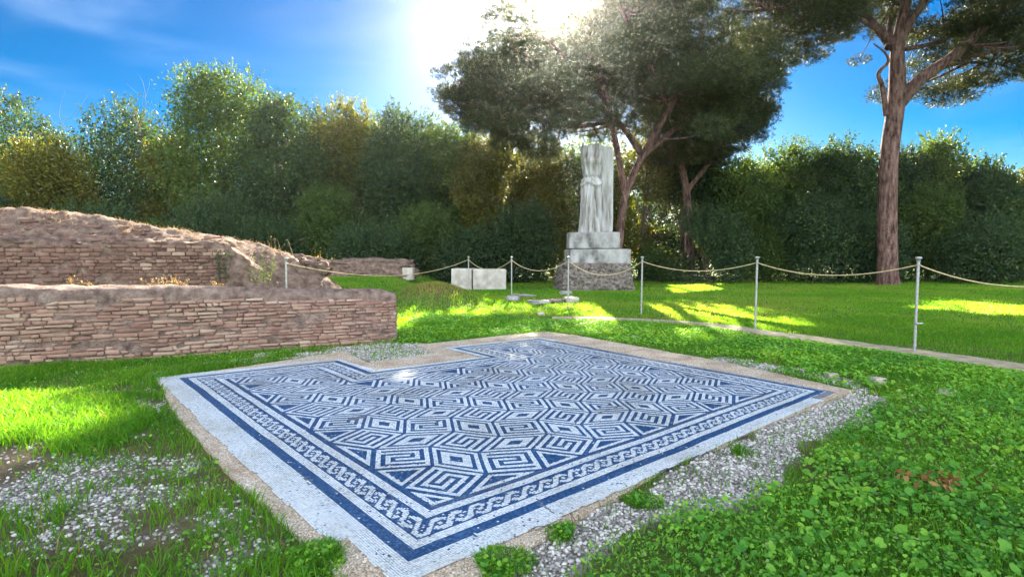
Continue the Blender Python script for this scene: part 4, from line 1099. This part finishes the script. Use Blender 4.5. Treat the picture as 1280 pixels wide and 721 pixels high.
# ------------------------------------------------------------------ gravel
def icos():
    bm = bmesh.new(); bmesh.ops.create_icosphere(bm, subdivisions=1, radius=1.0)
    v = np.array([x.co for x in bm.verts]); f = np.array([[l.index for l in p.verts] for p in bm.faces]); bm.free(); return v, f
IV, IF = icos()
def scatter(n, x0, x1, y0, y1):
    return x0 + rng.random(n) * (x1 - x0), y0 + rng.random(n) * (y1 - y0)
x, y = scatter(330000, -5.5, 6.5, 1.9, 10.2)
pgv, pgr, psl = masks(x, y)
pxx, pyy = to_px(np.stack([x, y, np.zeros_like(x)], -1))
vis = (pxx > -300) & (pxx < 1500) & (pyy < 900)
near = np.hypot(x, y)
k = vis & ~psl & (rng.random(len(x)) < pgv * np.clip(1.25 - near / 14, 0.35, 1)) 
# a few strays on the slab edge and elsewhere
k |= vis & ~psl & (rng.random(len(x)) < 0.006)
x, y = x[k], y[k]
if len(x) > 85000: s_ = rng.choice(len(x), 85000, replace=False); x, y = x[s_], y[s_]
n = len(x); sz = 0.005 + 0.010 * rng.random(n) ** 2.2
an = rng.random(n) * 6.28
sc = sz[:, None] * np.stack([1.0 + 0.5 * rng.random(n), 0.7 + 0.4 * rng.random(n), 0.5 + 0.3 * rng.random(n)], -1)
Vg = IV[None] * sc[:, None, :] * (1 + 0.13 * rng.normal(size=(n, len(IV), 1)))
ca_, sa_ = np.cos(an)[:, None], np.sin(an)[:, None]
Vg = np.stack([Vg[..., 0] * ca_ - Vg[..., 1] * sa_, Vg[..., 0] * sa_ + Vg[..., 1] * ca_, Vg[..., 2]], -1)
gz = hgt(x, y)
Vg += np.stack([x, y, gz + sz * 0.35], -1)[:, None, :]
Fg = (IF[None] + (np.arange(n) * len(IV))[:, None, None]).reshape(-1, 3)
o = np_mesh("gravel", Vg.reshape(-1, 3), Fg, M["pebble"], attrs={"rnd": ('FACE', np.repeat(rng.random(n), len(IF)))}, smooth_sh=True)
setting(o, "stuff"); o["label"] = "loose pale grey gravel round the mosaic"; 

# ------------------------------------------------------------------ grass
def blades(x, y, hh, ww, lean=0.5, zoff=0.0):
    n = len(x); z = hgt(x, y) + zoff
    a = rng.random(n) * 2 * math.pi; b = rng.random(n) * 2 * math.pi
    le = hh * lean * (0.3 + rng.random(n))
    dx, dy = np.cos(a) * le, np.sin(a) * le; sx, sy = np.cos(b) * ww / 2, np.sin(b) * ww / 2
    P0 = np.stack([x, y, z - 0.01], -1); P1 = np.stack([x + dx * 0.35, y + dy * 0.35, z + hh * 0.6], -1); P2 = np.stack([x + dx, y + dy, z + hh], -1)
    s = np.stack([sx, sy, np.zeros(n)], -1)
    V = np.stack([P0 - s, P0 + s, P1 - s * 0.8, P1 + s * 0.8, P2 - s * 0.12, P2 + s * 0.12], 1).reshape(-1, 3)
    q = np.arange(n)[:, None] * 6
    Q = np.concatenate([q + np.array([0, 1, 3, 2]), q + np.array([2, 3, 5, 4])], 0)
    return V, Q
def in_view(x, y, m=420):
    u, v = to_px(np.stack([x, y, np.full_like(x, 0.0)], -1)); return (u > -m) & (u < 1280 + m) & (v < 721 + m * 1.5)
def not_built(x, y):
    """clear of the walls and big stones"""
    def strip(A, B, t0, t1):
        e = (B - A) / np.linalg.norm(B - A); nn = np.array([e[1], -e[0]])
        s = (x - A[0]) * e[0] + (y - A[1]) * e[1]; d = -((x - A[0]) * nn[0] + (y - A[1]) * nn[1])
        return (s > -0.2) & (s < np.linalg.norm(B - A) + 0.02) & (d > t0) & (d < t1)
    return ~(strip(FA, FB, -0.01, 0.6) | strip(RA, RB, -0.01, 3.0) | ((np.abs(x - xx(744, SY)) < 1.5) & (np.abs(y - SY - 0.4) < 1.2)))
BV, BQ, BA = [], [], []; bn = 0
def add_bl(x, y, hh, ww, lean, tone):
    global bn
    V, Q = blades(x, y, hh, ww, lean); BV.append(V); BQ.append(Q + bn); bn += len(V); BA.append(np.tile(tone, 2))
# near (left foreground and strip by the wall): uneven tufts
x, y = scatter(760000, -9, 9.5, 1.7, 12.5)
k = in_view(x, y) & not_built(x, y); x, y = x[k], y[k]
k = path_d(x, y) > 0.25 + 0.14 * rng.random(len(x)) ** 2; x, y = x[k], y[k]
gvv, grr, sl = masks(x, y)
tuft = np.clip(0.58 + 1.5 * n2(x, y, 2.3, 55), 0, 1); tuft2 = np.clip(0.5 + 1.4 * n2(x, y, 7.0, 56), 0, 1)
wd = inpoly(x, y, POLY_WEEDS)
lit = inpoly(x, y, LIT[1])
left = (x < -0.2) & (y < 7.2)
grr = np.where(left, np.clip(grr / 0.45, 0, 1), grr)
dens = np.where(left, np.clip(tuft + 0.22, 0, 1) * (0.35 + 0.65 * tuft2), 0.55 * (0.35 + 0.65 * tuft2)) * np.clip(grr + 0.12, 0, 1)
dens = np.where(lit, 0.9, dens); dens = np.where(wd, 0.5 * np.clip(0.5 + 1.4 * n2(x, y, 1.3, 57), 0.1, 1), dens); dens = np.where(inpoly(x, y, POLY_SOIL), dens * 0.12, dens)
k = (~sl) & (rng.random(len(x)) < dens); x, y, left_, lit_, tf = x[k], y[k], left[k], lit[k], tuft[k]
dist = np.hypot(x, y)
hh = np.where(left_, 0.035 + 0.075 * tf * rng.random(len(x)) ** 0.7, 0.025 + 0.05 * rng.random(len(x))); hh = np.where(lit_, 0.05 + 0.08 * rng.random(len(x)), hh); hh = hh * (0.22 + 0.78 * smooth(0.2, 1.1, path_d(x, y)))
tone = np.clip(0.25 + 0.5 * rng.random(len(x)) + 0.35 * n2(x, y, 1.1, 58) + np.where(rng.random(len(x)) < 0.03, 0.6, 0), 0, 1)
add_bl(x, y, hh, 0.0045 + 0.0006 * dist + 0.002 * rng.random(len(x)), 0.75, tone)
# lawn further off
x, y = scatter(480000, -25, 32, 10, 31)
k = in_view(x, y) & not_built(x, y); x, y = x[k], y[k]
k = (rng.random(len(x)) < np.clip(1.5 - y / 24, 0.3, 1)) & (path_d(x, y) > 0.25 + 0.14 * rng.random(len(x)) ** 2); x, y = x[k], y[k]
hh = 0.03 + 0.035 * rng.random(len(x)) + 0.05 * np.exp(-(((x + 2.35) / 1.5) ** 2 + ((y - 16.3) / 1.9) ** 2)) * rng.random(len(x))
dryh = np.exp(-(((x + 2.35) / 1.3) ** 2 + ((y - 16.3) / 1.6) ** 2)) > 0.45 * rng.random(len(x)) + 0.3
tone = np.clip(0.48 + 0.5 * rng.random(len(x)) + 0.45 * n2(x, y, 0.5, 59), 0, 0.95); tone = np.where(dryh & (rng.random(len(x)) < 0.75), 1.0, tone)
add_bl(x, y, hh, 0.010 + 0.0009 * y, 0.8, tone)
o = np_mesh("grass", np.concatenate(BV), np.concatenate(BQ), M["grass"], attrs={"rnd": ('FACE', np.concatenate([np.asarray(t_) for t_ in BA]))})
setting(o, "stuff"); o["label"] = "green grass of the lawn and around the mosaic"

# ------------------------------------------------------------------ broad-leaved ground cover
def round_leaves(P, nrm, R, k=9, cup=0.18, lob=0.16):
    n = len(P); a = unit(np.cross(nrm, rng.normal(size=(n, 3)))); b = np.cross(nrm, a)
    th = np.linspace(0, 2 * math.pi, k, endpoint=False)
    rr = 1 - lob * np.abs(np.sin(th * 2.5)) ; rr[0] = 0.45
    ring_ = P[:, None] + R[:, None, None] * rr[None, :, None] * (np.cos(th)[None, :, None] * a[:, None] + np.sin(th)[None, :, None] * b[:, None]) + (R * cup)[:, None, None] * nrm[:, None] * (0.6 + 0.8 * rng.random((n, k, 1)))
    V = np.concatenate([P[:, None], ring_], 1).reshape(-1, 3)
    base = np.arange(n)[:, None, None] * (k + 1)
    tri_ = np.stack([np.zeros(k, int), 1 + np.arange(k), 1 + (np.arange(k) + 1) % k], -1)[None]
    return V, (base + tri_).reshape(-1, 3), k
LV, LF, LA = [], [], []; ln_ = 0
def add_leaf(x, y, zoff, R, tone, tilt=0.45, k=9):
    global ln_
    n = len(x); nrm = unit(np.stack([rng.normal(size=n) * tilt, rng.normal(size=n) * tilt - 0.1, np.ones(n)], -1))
    V, Fc, kk = round_leaves(np.stack([x, y, hgt(x, y) + zoff], -1), nrm, R, k)
    LV.append(V); LF.append(Fc + ln_); ln_ += len(V); LA.append(np.repeat(tone, kk))
x, y = scatter(190000, 0.3, 8.5, 1.6, 7.6)
k = in_view(x, y) & (inpoly(x + 0.12 * n2(x, y, 4, 1), y + 0.12 * n2(x, y, 4, 2), POLY_WEEDS)); x, y = x[k], y[k]
_, _, sl = masks(x, y)
dn_ = np.clip(0.62 + 1.0 * n2(x, y, 1.6, 77), 0.12, 1)
k = ~sl & (rng.random(len(x)) < dn_ * np.clip(1.2 - y / 9, 0.4, 1)); x, y = x[k], y[k]
hmap = 0.05 + 0.07 * np.clip(0.5 + n2(x, y, 1.2, 78), 0, 1)
big = rng.random(len(x)) < np.clip(0.30 + 0.8 * n2(x, y, 0.9, 79) + 0.16 * (x - 2.2), 0.0, 0.45) * 0.40
R = 0.92 * np.where(big, 0.014 + 0.024 * rng.random(len(x)) ** 1.5, 0.006 + 0.009 * rng.random(len(x)))
zo = hmap * (0.15 + 0.85 * rng.random(len(x)) ** 0.6)
tone = np.clip(0.2 + 0.55 * rng.random(len(x)) + 0.5 * n2(x, y, 0.8, 80) + np.where(rng.random(len(x)) < 0.015, 0.6, 0), 0, 1)
add_leaf(x, y, zo, R, tone, 0.6)
x, y = scatter(260000, 0.2, 9.0, 1.6, 7.8)      # pointed and narrow leaves of other weeds among the round ones
k = in_view(x, y) & (inpoly(x + 0.22 * n2(x, y, 3, 11), y + 0.22 * n2(x, y, 3, 12), POLY_WEEDS)); x, y = x[k], y[k]
_, _, sl = masks(x, y)
k = ~sl & (rng.random(len(x)) < np.clip(0.45 + 1.5 * n2(x, y, 1.1, 86), 0.05, 1)); x, y = x[k], y[k]
nn_ = len(x); pz = hgt(x, y) + 0.012 + (0.03 + 0.06 * np.clip(0.5 + n2(x, y, 1.2, 78), 0, 1)) * rng.random(nn_)
Dn = unit(np.stack([rng.normal(size=nn_), rng.normal(size=nn_), 0.25 + 0.5 * np.abs(rng.normal(size=nn_))], -1))
Lq = 0.012 + 0.030 * rng.random(nn_) ** 1.8
PV, PQ = leaf_quads(np.stack([x, y, pz], -1), Dn, Lq, Lq * (0.25 + 0.3 * rng.random(nn_)), np.cross(Dn, np.array([0, 0, 1.0])) + 0.3 * rng.normal(size=(nn_, 3)))
PT = np.clip(0.30 + 0.5 * rng.random(nn_) + 0.55 * n2(x, y, 0.7, 88), 0, 1)
# small-leaved cover between mosaic and path, patches elsewhere
x, y = scatter(150000, -4, 9.5, 5.2, 13.5)
u_, v_ = to_px(np.stack([x, y, np.zeros_like(x)], -1))
pth_y = np.interp(u_, [500, 690, 780, 870, 960, 1060, 1150, 1230, 1330], [392, 396, 397, 402, 414, 426, 437, 449, 463])
k = in_view(x, y) & (v_ > pth_y + 1) & not_built(x, y) & (x > -2.2) & ~inpoly(x, y, POLY_WEEDS); x, y = x[k], y[k]
gvv, grr, sl = masks(x, y)
k = ~sl & (rng.random(len(x)) < np.clip(0.5 + 1.2 * n2(x, y, 1.8, 83), 0.05, 1) * (1 - gvv)); x, y = x[k], y[k]
pd_ = path_d(x, y); k = pd_ > 0.26; x, y, pd_ = x[k], y[k], pd_[k]
add_leaf(x, y, 0.006 + (0.015 + 0.06 * rng.random(len(x))) * smooth(0.2, 1.1, pd_), 0.012 + 0.018 * rng.random(len(x)), np.clip(0.2 + 0.55 * rng.random(len(x)) + 0.4 * n2(x, y, 0.8, 84), 0, 1), k=6)
# left foreground small leaves among the grass
x, y = scatter(90000, -6, 0.2, 2.0, 8.5)
k = in_view(x, y) & not_built(x, y); x, y = x[k], y[k]; gvv, grr, sl = masks(x, y)
k = ~sl & (rng.random(len(x)) < np.clip(1.1 * grr, 0, 0.5) * np.clip(0.3 + 1.5 * n2(x, y, 2.0, 85), 0, 1)); x, y = x[k], y[k]
add_leaf(x, y, 0.01 + 0.05 * rng.random(len(x)), 0.007 + 0.010 * rng.random(len(x)), rng.random(len(x)) * 0.8, k=6)
o = np_mesh("ground_cover", np.concatenate(LV + [PV]), [np.concatenate(LF), PQ + ln_], M["weed"], attrs={"rnd": ('FACE', np.concatenate(LA + [PT]))})
setting(o, "stuff"); o["label"] = "low broad-leaved weeds covering the ground at right"

# ------------------------------------------------------------------ single weeds, twigs
def weed_clump(px, py, rad, hgt_, label, n=260, name="weed_clump", leafy=True, seed=0):
    global rng, LV, LF, LA, ln_
    kr = rng; rng = np.random.default_rng(900 + seed)
    g_ = gpt(px, py); lob = rng.random(6) * 0.9 + 0.35; lp_ = rng.random() * 6
    def rag(a_, q_): return rad * 1.25 * np.sqrt(q_) * np.interp((a_ + lp_) % 6.2832, np.linspace(0, 6.2832, 7), np.r_[lob, lob[0]])
    a = rng.random(n) * 6.28; r = rag(a, rng.random(n))
    x = g_[0] + np.cos(a) * r; y = g_[1] + np.sin(a) * r
    root = empty(name, (g_[0], g_[1], float(hgt(g_[:1], g_[1:2])[0])), label, "weed", "weeds at the slab edge")
    V, Q = blades(x, y, hgt_ * (0.5 + 0.6 * rng.random(n)) * (1 - 0.45 * np.clip(r / rad, 0, 1.6)), np.full(n, 0.005), 1.3, 0.02)
    place(np_mesh("blades", V, Q, M["grass"], attrs={"rnd": ('FACE', np.tile(rng.random(n) * 0.8, 2))}), root)
    if leafy:
        m_ = int(n * 0.8); a = rng.random(m_) * 6.28; r = rag(a, rng.random(m_)); x = g_[0] + np.cos(a) * r; y = g_[1] + np.sin(a) * r
        nrm = unit(np.stack([rng.normal(size=m_) * .5, rng.normal(size=m_) * .5, np.ones(m_)], -1))
        z = hgt(x, y) + 0.03 + hgt_ * 0.8 * rng.random(m_) ** 1.5 * np.clip(1 - 0.6 * r / rad, 0.1, 1)
        V, Fc, kk = round_leaves(np.stack([x, y, z], -1), nrm, 0.006 + 0.012 * rng.random(m_) ** 1.5, 6)
        place(np_mesh("leaves", V, Fc, M["weed"], attrs={"rnd": ('FACE', np.repeat(rng.random(m_) * 0.85, kk))}), root)
    rng = kr
weed_clump(400, 698, 0.13, 0.10, "bushy green weed clump at the bottom, left of the mosaic's near corner", 420, seed=1)
weed_clump(625, 706, 0.13, 0.08, "green weed clump at the bottom, right of the mosaic's near corner", 420, seed=2)
weed_clump(705, 664, 0.07, 0.07, "small leafy weed at the slab edge beside the black twigs", 180, seed=3)
weed_clump(800, 624, 0.12, 0.05, "low flat weed patch at the slab edge, midway along the gravel", 240, seed=4)
weed_clump(925, 563, 0.07, 0.09, "spiky grass tuft alone on the slab edge by the gravel", 150, leafy=False, seed=5)
def twig(pts, r, label):
    V, Q = tube(poly_path(pts, 12), np.linspace(r, r * 0.5, 12), 6)
    m_ = M["bark"]; tag(np_mesh("twig", V, Q, m_, smooth_sh=True), label, "twig")
g0 = gpt(716, 661)
twig([g0 + [0, 0, 0.0], g0 + [-0.004, 0.0, 0.05], g0 + [-0.012, 0.01, 0.085], g0 + [0.012, 0.0, 0.045]], 0.003, "dark bent twig standing up at the slab edge")
twig([gpt(664, 662) + [0, 0, 0.004], gpt(674, 660) + [0, 0, 0.012], gpt(690, 659) + [0, 0, 0.006]], 0.003, "dark twig lying across the slab edge")

def wall_weed(px, py, Y, h_, label, mat, n=5, leaves=26, seed=0, name="dry_weed", spread=0.1, cat="weed"):
    rg = np.random.default_rng(seed + 300); b = at(px, py, Y)
    root = empty(name, tuple(b), label, cat); acc = Acc(); P, D = [], []
    for _ in range(n):
        p0 = b + np.array([rg.normal() * spread * 0.6, rg.normal() * spread * 0.4, -0.03]); p2 = p0 + np.array([rg.normal() * spread, rg.normal() * spread, h_ * (0.6 + 0.5 * rg.random())])
        pth = bez(p0, (p0 + p2) / 2 + rg.normal(size=3) * 0.02, p2, 7); acc.add(*tube(pth, np.linspace(0.005, 0.002, 7), 4))
        for _ in range(leaves):
            q = pth[rg.integers(1, 7)]; P.append(q + rg.normal(size=3) * 0.018); D.append(unit(rg.normal(size=3)))
    place(acc.build("stalks", M["dry"] if mat == "dry" else M["bark"]), root)
    V, Q = leaf_quads(np.array(P), np.array(D), 0.035, 0.018)
    place(np_mesh("leaves", V, Q, M[mat], attrs={"rnd": ('FACE', rg.random(len(Q)))}), root)
for k, (px, py, Y, h_, lab, mt, n, lv) in enumerate([
    (97, 358, 8.2, .16, "dry weed at far left on the front wall's top", "dry", 3, 22), (122, 357, 8.4, .12, "short dry weed second from left on the front wall's top", "dry", 2, 18),
    (198, 357, 8.7, .17, "dry weed with pale seed heads left in the cluster on the front wall", "dry", 4, 26), (216, 357, 8.8, .20, "taller dry weed in the middle of the cluster on the front wall", "dry", 4, 26),
    (232, 357, 8.9, .17, "dry weed at the right of the cluster on the front wall", "dry", 3, 24), (266, 356, 9.1, .12, "little dry weed on the front wall below the green shrub", "dry", 3, 20)]):
    wall_weed(px, py, Y, h_, lab, mt, n, lv, k)
wall_weed(276, 352, 12.2, .75, "dark green shrub growing against the rear wall's broken end", "leaf_dark", 14, 46, 31, "shrub", 0.13, "shrub")
wall_weed(327, 352, 12.0, .55, "low green plant at the foot of the rear wall's collapsed end", "leaf_mid", 12, 40, 32, "shrub", 0.2, "shrub")
wall_weed(349, 318, 12.6, .42, "thin leafless plant on the rear wall's collapsed end", "dry", 7, 5, 33, "dry_weed", 0.22)

# ------------------------------------------------------------------ dead leaves in the weeds
g0 = gpt(1172, 620); P_ = np.array([g0 + [rng.normal() * .09, rng.normal() * .06, .09 + .03 * rng.random()] for _ in range(46)])
V, Q = leaf_quads(P_, unit(rng.normal(size=(46, 3)) * [1, 1, .4]), 0.06, 0.028)
tag(np_mesh("dead_leaves", V, Q, M["dead"], attrs={"rnd": ('FACE', rng.random(46))}), "reddish-brown dead leaves lying on the weeds at right", "dead leaves")

# ------------------------------------------------------------------ thin haze, added to make the glow around the sun
bm = bmesh.new(); bmesh.ops.create_cube(bm, size=1.0); me = bpy.data.meshes.new("haze"); bm.to_mesh(me); bm.free()
haze = bpy.data.objects.new("haze", me); COL.objects.link(haze)
haze.scale = (520, 560, 27); haze.location = (0, 70, 11.5)
m, nt, out = mat_new("haze"); pv = nt.nodes.new("ShaderNodeVolumePrincipled")
pv.inputs["Density"].default_value = HAZE; pv.inputs["Anisotropy"].default_value = 0.90; pv.inputs["Color"].default_value = (0.95, 0.96, 1.0, 1)
nt.links.new(pv.outputs[0], out.inputs["Volume"]); me.materials.append(m)
setting(haze, "stuff"); haze["label"] = "thin haze added for the glow around the sun"
